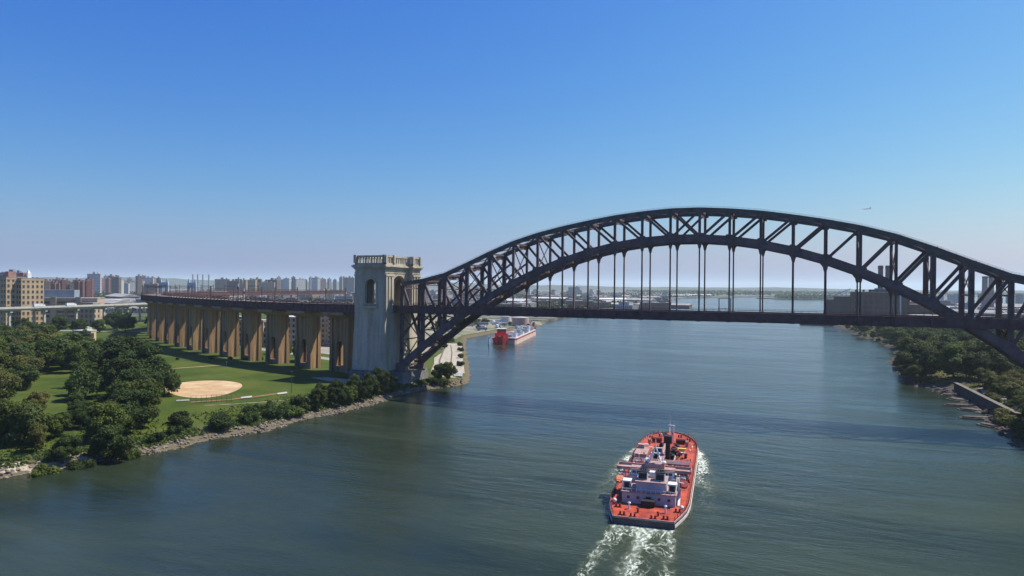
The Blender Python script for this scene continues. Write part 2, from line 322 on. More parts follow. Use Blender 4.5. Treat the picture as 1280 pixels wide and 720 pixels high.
# ------------------------------------------------------------------ arch bridge
STEEL = mat('bridge_steel', (.085, .060, .062), (.165, .118, .115), rough=.75, scale=.25, bump=.15, bscale=3, spec=.25)
STEEL_D = mat('deck_steel', (.080, .042, .045), (.14, .08, .078), rough=.8, scale=.3, spec=.2)
STEEL_T = mat('top_chord_paint', (.060, .058, .056), (.115, .105, .098), rough=.7, scale=.3, spec=.25)
BALL = mat('ballast', (.16, .14, .125), (.26, .23, .21), rough=1, scale=1.2)
PW = 12.96; HW = 9.15
TOP = [56.4, 58.2, 61.3, 66.6, 72.2, 77.3, 81.1, 84.0, 86.4, 88.5, 89.9, 90.8]; TOP = TOP + TOP[::-1]
def zb(i): return 78.3 - .5 * (i - 11.5) ** 2
br = thing('arch_bridge', 'long dark red steel arch railway bridge spanning the river', 'bridge')
DZ0, DZ1 = 41.0, 44.8
for s in (-1, 1):
    y = s * HW
    nt_ = [Vector((i * PW, y, TOP[i])) for i in range(24)]; nb_ = [Vector((i * PW, y, zb(i))) for i in range(24)]
    m = MB()
    for i in range(23): m.beam(nt_[i], nt_[i + 1], 1.5, 2.0)
    for i in range(1, 23): m.box(nt_[i].x - 1.5, nt_[i].x + 1.5, y - .82, y + .82, nt_[i].z - 1.9, nt_[i].z + .75)
    for i in range(23):     # cover-plate steps on the chord
        a = nt_[i].lerp(nt_[i + 1], .02); b = nt_[i].lerp(nt_[i + 1], .98); m.beam(a + Vector((0, 0, 1.04)), b + Vector((0, 0, 1.04)), 1.9, .14)
    tc_ = m.build('top_chord', STEEL_T, br)
    m = MB()
    for i in range(23):
        a, b = nt_[i], nt_[i + 1]
        for dz in (1.45, 1.8): m.beam(a + Vector((0, s * .6, dz)), b + Vector((0, s * .6, dz)), .06, .06)
        for k in range(5):
            p = a.lerp(b, k / 5) + Vector((0, s * .6, 1)); m.beam(p, p + Vector((0, 0, .8)), .06, .06)
    m.build('walkway_railing', STEEL_T, tc_)
    m = MB()
    for i in range(23): m.beam(nb_[i], nb_[i + 1], 1.7, 3.7 - .5 * min(1, min(i, 22 - i) / 9))
    for i in range(23):     # flange lips
        for dz in (1.62, -1.62): m.beam(nb_[i] + Vector((0, 0, dz)), nb_[i + 1] + Vector((0, 0, dz)), 2.1, .18)
    m.build('bottom_chord', STEEL, br)
    for i in range(1, 23):
        m = MB(); t = (nb_[min(i + 1, 23)] - nb_[i - 1]).normalized(); c = nb_[i]; nz_ = Vector((-t.z, 0, t.x))
        poly = [c - t * 2.6 + nz_ * .6, c - t * 1.5 + nz_ * 2.3, c + t * 1.5 + nz_ * 2.3, c + t * 2.6 + nz_ * .6, c + t * 1.8 - nz_ * 1.7, c - t * 1.8 - nz_ * 1.7]
        m.extrude([p + Vector((0, -.93, 0)) for p in poly], (0, 1.86, 0)); m.build('gusset_plate', STEEL, br)
    for i in range(24):
        ww = 1.05 if 5 <= i <= 18 else 1.9
        m = MB(); p, q = nb_[i], nt_[i]
        for dx in (-ww * .38, ww * .38): m.beam(p + Vector((dx, 0, 0)), q + Vector((dx, 0, -.6)), 1.15, ww * .3, (1, 0, 0))
        n = max(3, int((q.z - p.z) / 2.2))
        for k in range(n):   # lacing
            a = p.lerp(q, k / n); b = p.lerp(q, (k + 1) / n); e = Vector((ww * .3, 0, 0)) * (1 if k % 2 else -1)
            for yy in (-.5, .5): m.beam(a - e + Vector((0, yy, 0)), b + e + Vector((0, yy, 0)), .08, .22, (0, 1, 0))
            m.box(a.x - ww * .3, a.x + ww * .3, y - .3, y + .3, a.z - .1, a.z + .1)
        m.beam(p, q + Vector((0, 0, -.6)), .5, ww * .6, (1, 0, 0))
        m.build('vertical_post', STEEL, br)
    def diag(a, b, wd):
        m = MB(); off = Vector((0, 0, 0))
        d = (b - a).normalized(); a = a + d * .8; b = b - d * .8; n_ = Vector((-d.z, 0, d.x))
        for e in (-.36, .36): m.beam(a + n_ * e * wd, b + n_ * e * wd, 1.0, .3 * wd, (1, 0, 0) if abs(d.x) < .3 else (0, 0, 1))
        m.beam(a, b, .42, wd * .8)
        m.build('diagonal', STEEL, br)
    for i in range(11): diag(nt_[i], nb_[i + 1], 1.25 if i < 5 else 1.05)
    for i in range(12, 23): diag(nb_[i], nt_[i + 1], 1.25 if i > 17 else 1.05)
    for i in range(0, 5): diag(nb_[i] * .62 + nt_[i] * .38, nb_[i + 1] * .5 + nt_[i + 1] * .5 + Vector((0, 0, .6)), .75)
    diag(nt_[11], nb_[12], .9); diag(nb_[11], nt_[12], .9)
    for i in range(5, 19):
        c = nb_[i]; zt = c.z - 1.2
        m = MB()
        for dx in (-.22, .22): m.box(c.x + dx - .07, c.x + dx + .07, y - .4, y + .4, DZ1 - .5, zt)
        m.box(c.x - .2, c.x + .2, y - .1, y + .1, DZ1 - .5, zt)
        hg = m.build('hanger', STEEL, br)
        if zt - 4 > DZ1:
            m = MB(); m.extrude([(c.x - 2.0, y - .45, zt), (c.x + 2.0, y - .45, zt), (c.x + .9, y - .45, zt - 1.4), (c.x + .45, y - .45, zt - 3.4), (c.x - .45, y - .45, zt - 3.4), (c.x - .9, y - .45, zt - 1.4)], (0, .9, 0))
            m.build('bracket', STEEL, hg)
    # side girder of the deck
    m = MB(); yo = s * (HW + 1.5)
    m.box(-6, 304, yo - .18, yo + .18, DZ0, DZ1)
    for z in (DZ0, DZ1): m.box(-6, 304, yo - .45, yo + .45, z - .1, z + .1)
    for k in range(96):
        x = -5.5 + k * 3.24; m.box(x - .08, x + .08, yo - .4, yo + .4, DZ0 + .12, DZ1 - .12)
    for i in range(24): m.box(i * PW - .9, i * PW + .9, yo - .55, yo + .55, DZ0 - .25, DZ1 + .15)
    gd = m.build('deck_girder', STEEL_D, br)
    m = MB()
    for k in range(104): m.box(-6 + k * 3 - .05, -6 + k * 3 + .05, yo - .05, yo + .05, DZ1 + .1, DZ1 + 1.3)
    for z in (.7, 1.25): m.box(-6, 304, yo - .06, yo + .06, DZ1 + z, DZ1 + z + .1)
    m.build('railing', STEEL_D, gd)
def pbetween(i, z): return Vector((i * PW, -HW, z)), Vector((i * PW, HW, z))
for i in range(24):
    m = MB(); a, b = pbetween(i, TOP[i] - .2); m.beam(a, b, .7, .9); m.beam(a - Vector((0, 0, 2.2)), b - Vector((0, 0, 2.2)), .4, .5)
    for t in range(6):
        p = a.lerp(b, t / 6); q = a.lerp(b, (t + 1) / 6); z1, z2 = (0, -2.2) if t % 2 else (-2.2, 0); m.beam(p + Vector((0, 0, z1)), q + Vector((0, 0, z2)), .22, .22)
    lo = max(zb(i) + 1, DZ1 + 9) if i not in (0, 23) else DZ1 + 8
    if i <= 6 or i >= 17:
        if TOP[i] - lo > 5:
            h = TOP[i] - 2.4; m.beam((i * PW, -HW, h), (i * PW, HW, lo), .4, .4); m.beam((i * PW, HW, h), (i * PW, -HW, lo), .4, .4); m.beam((i * PW, -HW, lo), (i * PW, HW, lo), .5, .6)
        if zb(i) < DZ0 - 4:
            m.build('sway_frame', STEEL, br); m = MB()
            z1 = DZ0 - .6; z0 = zb(i) + .5; mid = (z0 + z1) / 2
            for aa, bb in ((z0, mid), (mid, z1)):
                m.beam((i * PW, -HW, aa), (i * PW, HW, bb), .45, .45); m.beam((i * PW, HW, aa), (i * PW, -HW, bb), .45, .45)
            m.beam((i * PW, -HW, mid), (i * PW, HW, mid), .5, .6)
    m.build('sway_frame', STEEL, br)
    m = MB(); a, b = pbetween(i, zb(i)); m.beam(a, b, .8, 1.2); m.build('cross_strut', STEEL, br)
for i in range(23):
    for zz, k in ((TOP, 0), ([zb(j) for j in range(24)], 1)):
        m = MB()
        a = Vector((i * PW, -HW, zz[i])); b = Vector(((i + 1) * PW, HW, zz[i + 1])); c = Vector((i * PW, HW, zz[i])); d = Vector(((i + 1) * PW, -HW, zz[i + 1]))
        m.beam(a, b, .5, .5); m.beam(c + Vector((0, 0, .02)), d + Vector((0, 0, .02)), .5, .46)
        m.build('lateral_brace', STEEL, br)
m = MB(); m.box(-24, 322, -HW - 1.2, HW + 1.2, DZ1 - 1.5, DZ1 - .5); dk = m.build('deck', BALL, br)
m = MB()
for i in range(24):
    if True: m.box(i * PW - .5, i * PW + .5, -HW - 1.2, HW + 1.2, DZ0 + .2, DZ1 - 1.6)
for yy in (-6.5, -3.5, -1, 1, 3.5, 6.5): m.box(-5.5, 303.5, yy - .25, yy + .25, DZ0 + 1.1, DZ1 - 1.7)
m.build('floor_beam', STEEL_D, br)
m = MB()
for t in (-5.6, -1.9, 1.9, 5.6):
    for e in (-.72, .72): m.box(-24, 322, t + e - .07, t + e + .07, DZ1 - .42, DZ1 - .24)
m.build('rail', mat('rail_steel', (.12, .09, .08), (.2, .15, .12), rough=.5, scale=.5, metal=.5), dk)
m = MB()     # slung inspection platform under the arch
m.box(163.0, 168.5, -1.5, 1.5, 46.4, 46.6); 
for x in (163.2, 168.3):
    for y in (-1.4, 1.4): m.box(x - .1, x + .1, y - .1, y + .1, DZ1 - .5, 51.0)
m.box(163.0, 168.5, -1.5, 1.5, 50.9, 51.1); m.build('signal_frame', STEEL, br)

# ------------------------------------------------------------------ stone towers
def stone_mat():
    m = mat('granite', (.31, .275, .205), (.56, .50, .385), rough=.85, scale=.18, spec=.25, bump=.2, bscale=2, stretch=(1.3, 1.3, .22), detail=9, contrast=(.30, .62))
    nt = m.node_tree; N = nt.nodes; Lk = nt.links.new; b = N['Principled BSDF']; src = b.inputs['Base Color'].links[0].from_socket
    tc = N.new('ShaderNodeTexCoord'); sp = N.new('ShaderNodeSeparateXYZ'); Lk(tc.outputs['Object'], sp.inputs[0])
    ad = N.new('ShaderNodeMath'); Lk(sp.outputs[0], ad.inputs[0]); Lk(sp.outputs[1], ad.inputs[1])
    cb = N.new('ShaderNodeCombineXYZ'); Lk(ad.outputs[0], cb.inputs[0]); Lk(sp.outputs[2], cb.inputs[1])
    bk = N.new('ShaderNodeTexBrick'); bk.inputs['Scale'].default_value = .42; bk.inputs['Mortar Size'].default_value = .018
    bk.inputs['Color1'].default_value = (1, 1, 1, 1); bk.inputs['Color2'].default_value = (.86, .86, .86, 1); bk.inputs['Mortar'].default_value = (.62, .62, .6, 1); Lk(cb.outputs[0], bk.inputs[0])
    mx = N.new('ShaderNodeMix'); mx.data_type = 'RGBA'; mx.blend_type = 'MULTIPLY'; mx.inputs[0].default_value = 1; Lk(src, mx.inputs[6]); Lk(bk.outputs[0], mx.inputs[7]); Lk(mx.outputs[2], b.inputs['Base Color'])
    return m
STONE = stone_mat()
PLINTH = mat('dark_plinth_stone', (.10, .10, .10), (.17, .165, .155), rough=.9, scale=.2, bump=.2)
def arch_pts(c, hw, z0, zs, n=12):
    """outline of a round-headed opening centred on c: bottom z0, springing zs."""
    return [(c - hw, z0)] + [(c - hw * math.cos(math.pi * k / n), zs + hw * math.sin(math.pi * k / n)) for k in range(n + 1)] + [(c + hw, z0)]
def wall_with_arch(mb, axis, pos, th, a0, a1, z0, z1, c, hw, o0, os, mi=0):
    """slab a0..a1 x z0..z1 of thickness th at pos (axis 'x': slab lies in the y-z plane) with a round-headed opening."""
    def P(a, z, d): return (pos + d, a, z) if axis == 'x' else (a, pos + d, z)
    n = 12; ap = arch_pts(c, hw, o0, os, n)
    out = [(a0, o0)] + [(a0, os)] + [(a0, z1)] + [(c, z1)] + [(a1, z1)] + [(a1, os)] + [(a1, o0)]
    for d0, d1 in ((0, th),):
        vs = []; fs = []
        def quad(p, q, r, t):
            o = len(vs); vs.extend([P(*p, d0), P(*q, d0), P(*r, d0), P(*t, d0), P(*p, d1), P(*q, d1), P(*r, d1), P(*t, d1)])
            fs.extend([(o, o + 1, o + 2, o + 3), (o + 4, o + 7, o + 6, o + 5), (o, o + 4, o + 5, o + 1), (o + 1, o + 5, o + 6, o + 2), (o + 2, o + 6, o + 7, o + 3), (o + 3, o + 7, o + 4, o)])
        if o0 > z0: quad((a0, z0), (a1, z0), (a1, o0), (a0, o0))
        quad((a0, o0), (c - hw, o0), (c - hw, os), (a0, os)); quad((c + hw, o0), (a1, o0), (a1, os), (c + hw, os))
        arc = ap[1:-1]
        for k in range(n):
            p, q = arc[k], arc[k + 1]
            def outp(t):
                # map the arc parameter onto the top outline
                return (a0 + (a1 - a0) * t, z1)
            quad(p, q, outp((k + 1) / n), outp(k / n))
        # side triangles left and right of the arc
        vs2 = len(vs); vs.extend([P(a0, os, d0), P(*arc[0], d0), P(a0, z1, d0), P(a0, os, d1), P(*arc[0], d1), P(a0, z1, d1)]); fs.extend([(vs2, vs2 + 1, vs2 + 2), (vs2 + 3, vs2 + 5, vs2 + 4), (vs2, vs2 + 2, vs2 + 5, vs2 + 3)])
        vs2 = len(vs); vs.extend([P(a1, os, d0), P(*arc[-1], d0), P(a1, z1, d0), P(a1, os, d1), P(*arc[-1], d1), P(a1, z1, d1)]); fs.extend([(vs2, vs2 + 2, vs2 + 1), (vs2 + 3, vs2 + 4, vs2 + 5), (vs2, vs2 + 3, vs2 + 5, vs2 + 2)])
        mb.add(vs, fs, mi)
TW = thing('bridge_tower', 'tall pale granite tower with balustrade at the left end of the arch bridge', 'stone tower', (-14.5, 0, 0), 0, 'granite portal towers of the arch bridge')
def make_tower(root):
    # local x: -9.5 (land) .. 9.5 (river); y -18 .. 18
    X0, X1 = -9.6, 9.5
    m = MB()                                     # battered lower shaft, solid below the deck
    m.frustum(X0 - 1.2, X1 + .9, -18.8, 18.8, 10.2, X0, X1 , -18.0, 18.0, 40.6)
    m.build('lower_shaft', STONE, root)
    m = MB(); m.frustum(X0 - 2.5, X1 + 2.2, -20.4, 20.4, -3, X0 - 2.2, X1 + 1.8, -20.0, 20.0, 9.2); m.box(X0 - 1.9, X1 + 1.5, -19.5, 19.5, 9.2, 10.3); m.build('plinth', PLINTH, root)
    for s in (-1, 1):                            # two hollow shafts with round-headed windows
        ya, yb = (s * 18.0, s * 9.4)
        m = MB(); y0, y1 = min(ya, yb), max(ya, yb)
        wall_with_arch(m, 'y', y0, 1.6, X0, X1, 40.6, 65.6, 0.4, 3.4, 44.6, 55.6)
        wall_with_arch(m, 'y', y1 - 1.6, 1.6, X0, X1, 40.6, 65.6, 0.4, 3.4, 44.6, 55.6)
        m.box(X0, X0 + 3.2, y0 + 1.6, y1 - 1.6, 40.6, 65.6); m.box(X1 - 3.2, X1, y0 + 1.6, y1 - 1.6, 40.6, 65.6)
        sh = m.build('shaft', STONE, root)
        m = MB(); yo = s * 18.0
        pts = arch_pts(0.4, 3.4, 44.6, 55.6); pto = arch_pts(0.4, 4.3, 44.6, 55.6)
        for k in range(len(pts) - 1):
            a, b, c, d = pts[k], pts[k + 1], pto[k + 1], pto[k]; m.extrude([(a[0], yo, a[1]), (b[0], yo, b[1]), (c[0], yo, c[1]), (d[0], yo, d[1])], (0, s * .35, 0))
        m.build('window_surround', STONE, sh)
        m = MB(); m.box(-4.2, 5.0, min(yo, yo + s * 1.3), max(yo, yo + s * 1.3), 43.4, 44.5)
        for k in range(9): m.box(-4 + k * 1.07, -3.6 + k * 1.07, yo + s * .9 - .2, yo + s * .9 + .2, 44.5, 45.5)
        m.box(-4.2, 5.0, min(yo + s * .6, yo + s * 1.2), max(yo + s * .6, yo + s * 1.2), 45.5, 45.9); m.build('balcony', STONE, sh)
        for xf, sg in ((X1, 1), (X0, -1)):        # pilasters on the river and land faces
            m = MB()
            for yy in (s * 16.9, s * 14.3, s * 11.4): m.box(min(xf, xf + sg * .5), max(xf, xf + sg * .5), yy - .7, yy + .7, 41, 60.5)
            m.box(min(xf, xf + sg * .7), max(xf, xf + sg * .7), min(s * 9.6, s * 17.9), max(s * 9.6, s * 17.9), 60.5, 61.6); m.build('pilaster', STONE, sh)
    for xf, th in ((X1 - 2.6, -2.2), (X0 + .6, 2.2)):
        m = MB(); wall_with_arch(m, 'x', xf, th, -9.4, 9.4, 40.6, 65.6, 0, 7.6, 40.7, 53.4); m.build('portal_wall', STONE, root)
    # frieze, cornice, balustrade following the plan with its recess
    def plan(o): return [(X0 - o, -18 - o), (X1 + o, -18 - o), (X1 + o, -9.4 + o), (X1 - 2.6 + o, -9.4 + o), (X1 - 2.6 + o, 9.4 - o), (X1 + o, 9.4 - o), (X1 + o, 18 + o), (X0 - o, 18 + o)]
    m = MB()
    for o, z0, z1 in ((.25, 62.2, 62.7), (.5, 64.2, 64.9), (1.0, 64.9, 65.5), (1.5, 65.5, 66.2), (.9, 66.2, 66.7)): m.prism(plan(o), z0, z1)
    m.build('cornice', STONE, root)
    m = MB(); pl = plan(.1)
    for k in range(len(pl)):
        a = Vector((*pl[k], 0)); b = Vector((*pl[(k + 1) % len(pl)], 0)); L = (b - a).length; n = max(1, int(L / 1.75)); d = (b - a) / L; nn = Vector((d.y, -d.x, 0))
        for z0, z1, th in ((66.7, 67.6, 1.0), (70.7, 71.6, 1.0)):
            m.beam(a + Vector((0, 0, (z0 + z1) / 2)) - nn * .5, b + Vector((0, 0, (z0 + z1) / 2)) - nn * .5, th, z1 - z0)
        for j in range(n + 1):
            p = a + d * (L * j / n) - nn * .5; ww = .6 if j not in (0, n) else 1.5
            m.box(p.x - ww / 2 - (.02 if ww > 1 else 0), p.x + ww / 2, p.y - ww / 2, p.y + ww / 2, 67.6, 70.7 + (1.2 if ww > 1 else 0))
    m.build('balustrade', STONE, root)
    m = MB(); m.prism(plan(-.8), 65.0, 67.2); m.build('roof', PLINTH, root)
make_tower(TW)
dup(TW, (312.6, 0, 0), math.pi, label='second granite tower, at the right end of the arch beyond the right bank')
for x, lab, rr in ((0.2, 'dark stone abutment block at the left foot of the arch', 0), (297.9, 'dark stone abutment block at the right foot of the arch', math.pi)):
    t = thing('abutment', lab, 'abutment', (x, 0, 0), rr, 'abutment blocks at the arch feet')
    m = MB(); m.frustum(-3.2, 5.5, -15, 15, -4, -3.2, 2.8, -13, 13, 9.2); m.build('block', PLINTH, t)
    for s in (-1, 1): m = MB(); m.extrude([(-2.5, s * HW - 1.6, 9.2), (3.4, s * HW - 1.6, 9.2), (2.6, s * HW - 1.6, 12.4), (-2.5, s * HW - 1.6, 14)], (0, 3.2, 0)); m.build('bearing', STEEL, t)

# ------------------------------------------------------------------ viaduct
CL = [(-24, 0), (-60, 3), (-95, 10), (-125, 19), (-155, 31), (-195, 47), (-255, 74), (-342, 121), (-390, 160), (-426, 204), (-450, 258), (-466, 325), (-472, 420), (-468, 560)]
def catmull(P, st=3.0):
    out = []
    P = [Vector((*p, 0)) for p in P]; P = [2 * P[0] - P[1]] + P + [2 * P[-1] - P[-2]]
    for k in range(1, len(P) - 2):
        n = max(2, int((P[k + 1] - P[k]).length / st))
        for j in range(n):
            t = j / n; a, b, c, d = P[k - 1:k + 3]
            out.append(.5 * ((2 * b) + (c - a) * t + (2 * a - 5 * b + 4 * c - d) * t * t + (3 * b - a - 3 * c + d) * t ** 3))
    out.append(P[-2]); return out
VC = catmull(CL)
def frame(k):
    a = VC[max(0, k - 1)]; b = VC[min(len(VC) - 1, k + 1)]; d = (b - a).normalized(); return VC[k], d, Vector((-d.y, d.x, 0))
def sweep(mb, prof, k0=0, k1=None, mi=0):
    k1 = len(VC) - 1 if k1 is None else k1; n = len(prof); vs = []; fs = []
    for k in range(k0, k1 + 1):
        c, d, nn = frame(k); vs += [c + nn * o + Vector((0, 0, z)) for o, z in prof]
    for k in range(k1 - k0):
        for j in range(n):
            a = k * n + j; b = k * n + (j + 1) % n; fs.append((a, b, b + n, a + n))
    fs += [tuple(range(n)), tuple(range((k1 - k0) * n, (k1 - k0 + 1) * n))[::-1]]
    mb.add(vs, fs, mi); return mb
va = thing('viaduct_deck', 'long curving dark red railway viaduct deck on tall concrete piers', 'viaduct')
m = MB(); sweep(m, [(-8.6, 43.6), (8.6, 43.6), (8.6, 44.3), (-8.6, 44.3)]); m.build('track_bed', BALL, va)
for s in (-1, 1):
    m = MB(); sweep(m, [(s * 9.1 - .2, 40.3), (s * 9.1 + .2, 40.3), (s * 9.1 + .2, 44.7), (s * 9.1 - .2, 44.7)])
    for z in (40.3, 44.75): sweep(m, [(s * 9.1 - .5, z - .12), (s * 9.1 + .5, z - .12), (s * 9.1 + .5, z + .12), (s * 9.1 - .5, z + .12)])
    for k in range(2, len(VC) - 2):
        c, d, nn = frame(k); p = c + nn * (s * 9.1); m.beam(p + Vector((0, 0, 40.5)), p + Vector((0, 0, 44.6)), .8, .14, d)
    m.build('side_girder', STEEL_D, va)
    m = MB()
    for k in range(1, len(VC) - 3, 2):
        c, d, nn = frame(k); c2, d2, n2 = frame(k + 2); p = c + nn * s * 9.1; q = c2 + n2 * s * 9.1
        a, b = Vector((0, 0, 44.9)), Vector((0, 0, 47.0))
        for u, v in ((p + a, q + b), (p + b, q + a), (p + b, q + b), (p + a, p + b)): m.beam(u, v, .16, .16)
    m.build('lattice_railing', STEEL_D, va)
    m = MB(); sweep(m, [(s * 4.5 - .35, 40.9), (s * 4.5 + .35, 40.9), (s * 4.5 + .35, 43.6), (s * 4.5 - .35, 43.6)]); m.build('inner_girder', STEEL_D, va)
CONC = mat('pier_concrete', (.14, .088, .045), (.41, .25, .12), rough=.9, scale=.16, bump=.15, bscale=2, stretch=(1.6, 1.6, .16), rnd=.12)
CAPM = mat('pier_cap_concrete', (.26, .19, .13), (.36, .28, .2), rough=.9, scale=.2)
pier0 = None
def arc_at(dist):
    acc = 0
    for k in range(len(VC) - 1):
        L = (VC[k + 1] - VC[k]).length
        if acc + L >= dist:
            c = VC[k].lerp(VC[k + 1], (dist - acc) / L); d = (VC[min(k + 2, len(VC) - 1)] - VC[max(0, k - 1)]).normalized(); return c, math.atan2(d.y, d.x)
        acc += L
    return None
def make_pier():
    t = thing('viaduct_pier', 'x', 'viaduct pier', (0, 0, 0), 0, 'concrete piers under the viaduct')
    for y0 in (-3.2, 1.0):
        m = MB(); wall_with_arch(m, 'y', y0, 2.2, -6.4, 6.4, 3.5, 37.6, 0, 2.7, 9.0, 20.5); m.build('wall', CONC, t)
    for xx in (-6.4, 4.6): m = MB(); m.box(xx, xx + 1.8, -1.0, 1.0, 3.5, 37.6); m.build('web', CONC, t)
    for xx in (-6.75, 5.3):
        for yy in (-3.6, 2.0): m = MB(); m.frustum(xx - .5, xx + 1.95, yy - .4, yy + 2.0, 2, xx, xx + 1.45, yy, yy + 1.6, 36.4); m.build('buttress', CONC, t)
    m = MB(); m.frustum(-7.0, 7.0, -3.9, 3.9, 36.41, -7.6, 7.6, -8.8, 8.8, 38.8); m.box(-8.2, 8.2, -9.3, 9.3, 38.8, 39.5); m.box(-7.4, 7.4, -9.0, 9.0, 39.5, 40.2); m.build('cap', CAPM, t)
    m = MB(); m.box(-7.4, 7.4, -4.4, 4.4, -1, 5.2); m.build('footing', PLINTH, t)
    return t
pier0 = make_pier()
PD = [22, 51, 81, 114, 148, 180, 212, 243, 275, 307, 338, 370, 402, 434, 468, 504, 540, 580]
near_far = ['nearest to', 'second from', 'third from', 'fourth from', 'fifth from', 'sixth from', 'seventh from', 'eighth from', 'ninth from', 'tenth from', 'eleventh from', 'twelfth from', 'thirteenth from', 'fourteenth from', 'fifteenth from', 'sixteenth from', 'seventeenth from', 'eighteenth from']
np_ = 0
for k, dd in enumerate(PD):
    r = arc_at(dd)
    if r is None: break
    (c, a) = r; lab = 'tall arched concrete viaduct pier, %s the stone tower' % near_far[k]; z = hl(c.x, c.y) - 5.0 if c.x > -690 else 0
    sc = (1, 1, 40.2 / 40.2)
    if k == 0: pier0.location = (c.x, c.y, 0); pier0.rotation_euler = (0, 0, a + math.pi); pier0['label'] = lab
    else: dup(pier0, (c.x, c.y, 0), a + math.pi, label=lab)
# catenary gantries on the viaduct
POLE = mat('gantry_steel', (.06, .05, .05), (.10, .08, .08), rough=.7, scale=.5)
WHITEP = mat('white_paint', (.55, .55, .53), (.72, .72, .70), rough=.6, scale=.4, rnd=.06)
g0 = None
for k in range(15):
    r = arc_at(28 + 44 * k)
    if r is None: break
    c, a = r; lab = 'dark catenary gantry over the viaduct tracks, %s the stone tower' % near_far[k]
    if g0 is None:
        g0 = thing('catenary_gantry', lab, 'gantry', (c.x, c.y, 44.3), a, 'catenary gantries on the viaduct')
        for s in (-1, 1):
            m = MB(); m.beam((0, s * 8.0, 0), (0, s * 8.0, 9.5), .45, .45, (1, 0, 0)); m.box(-.5, .5, s * 8 - .5, s * 8 + .5, -.02, .5); m.build('post', POLE, g0)
        m = MB(); m.box(-.15, .15, -8, 8, 8.0, 8.25); m.box(-.15, .15, -8, 8, 6.9, 7.1)
        for j in range(8): m.beam((0, -8 + 2 * j, 7.0 if j % 2 else 8.1), (0, -6 + 2 * j, 8.1 if j % 2 else 7.0), .12, .12)
        m.build('crossbeam', POLE, g0)
    else: dup(g0, (c.x, c.y, 44.3), a, label=lab)
for k, (dd, o) in enumerate(((118, 7.2), (108.5, 7.6))):
    c, a = arc_at(dd); nn = Vector((-math.sin(a), math.cos(a), 0)); p = c - nn * o * -1
    t = thing('signal_mast', ['thin white signal mast on the viaduct, the taller left one of two', 'thin white signal mast on the viaduct, the shorter right one of two'][k], 'signal mast', (p.x, p.y, 44.3), a)
    m = MB(); m.tube((0, 0, 0), (0, 0, 11.5 - k * 3), .38, .3); m.build('mast', WHITEP, t); m = MB(); m.box(-.5, .5, -.5, .5, 8 - k * 3, 9.6 - k * 3); m.box(-.7, .7, -.7, .7, 0, .4); m.build('signal_box', POLE, t)

# ------------------------------------------------------------------ park surfaces
def drape(name, poly, H, m, off=.06, st=3.0, label=None, kind='structure'):
    """sheet over the terrain inside a polygon, triangulated finely"""
    import bmesh
    xs = [p[0] for p in poly]; ys = [p[1] for p in poly]
    bm = bmesh.new(); vs = [bm.verts.new((x, y, 0)) for x, y in poly]; bm.faces.new(vs)
    for ax, lo, hi in ((0, min(xs), max(xs)), (1, min(ys), max(ys))):
        c = lo + st
        while c < hi:
            no = (1, 0, 0) if ax == 0 else (0, 1, 0); pt = (c, 0, 0) if ax == 0 else (0, c, 0)
            bmesh.ops.bisect_plane(bm, geom=bm.verts[:] + bm.edges[:] + bm.faces[:], plane_co=pt, plane_no=no); c += st
    bmesh.ops.triangulate(bm, faces=bm.faces)
    X = np.array([v.co.x for v in bm.verts]); Y = np.array([v.co.y for v in bm.verts]); Z = H(X, Y) + off
    for v, z in zip(bm.verts, Z): v.co.z = z
    bmesh.ops.recalc_face_normals(bm, faces=bm.faces)
    if bm.faces[:] and sum(f.normal.z for f in bm.faces) < 0: bmesh.ops.reverse_faces(bm, faces=bm.faces)
    me = D.meshes.new(name); bm.to_mesh(me); bm.free(); me.materials.append(m); me.update()
    return tag(link(name, me), label, kind=kind)
def HL4(x, y):
    """height of the 4 m grid itself (bilinear), so sheets lie on it"""
    x = np.asarray(x, float); y = np.asarray(y, float); gx = np.floor((x + 700) / 4) * 4 - 700; gy = np.floor((y + 340) / 4) * 4 - 340
    fx = (x - gx) / 4; fy = (y - gy) / 4
    return np.maximum(HL(gx, gy) * (1 - fx) * (1 - fy) + HL(gx + 4, gy) * fx * (1 - fy) + HL(gx, gy + 4) * (1 - fx) * fy + HL(gx + 4, gy + 4) * fx * fy, HL(x, y))
def strip(pts, wd):
    L = []; Rr = []
    for k in range(len(pts)):
        a = Vector(pts[max(0, k - 1)]); b = Vector(pts[min(len(pts) - 1, k + 1)]); d = (b - a).normalized(); n = Vector((-d.y, d.x)) * wd / 2; p = Vector(pts[k])
        L.append(tuple(p + n)); Rr.append(tuple(p - n))
    return L + Rr[::-1]
SAND = mat('infield_clay', (.34, .22, .11), (.50, .37, .22), rough=1, scale=.12, bump=.1, detail=9)
PATH = mat('path_asphalt', (.20, .19, .165), (.30, .28, .24), rough=.95, scale=.5)
random.seed(3)
oval = []
for k in range(40):
    t = 2 * math.pi * k / 40; a = R(135); rx, ry = 26, 16.5
    x, y = rx * math.cos(t), ry * math.sin(t) * (1 + .25 * math.cos(t))
    oval.append((-63 + x * math.cos(a) - y * math.sin(a), -83 + x * math.sin(a) + y * math.cos(a)))
drape('ball_field_dirt', oval, HL4, SAND, .10)
drape('footpath', strip([(-140, -46), (-134, -36), (-128, -24), (-122, -12)], 1.6), HL4, SAND, .09)
drape('footpath', strip([(-30, -114), (-20, -98), (-12, -84), (-8, -66), (-8, -48), (-14, -38)], 1.5), HL4, mat('worn_path', (.10, .10, .05), (.22, .19, .13), rough=1, scale=.3), .09)
drape('warning_track', strip([(-40, -112), (-32, -98), (-27, -84), (-24, -70)], 2.4), HL4, mat('red_dirt', (.16, .085, .04), (.24, .14, .075), rough=1, scale=.3), .13)
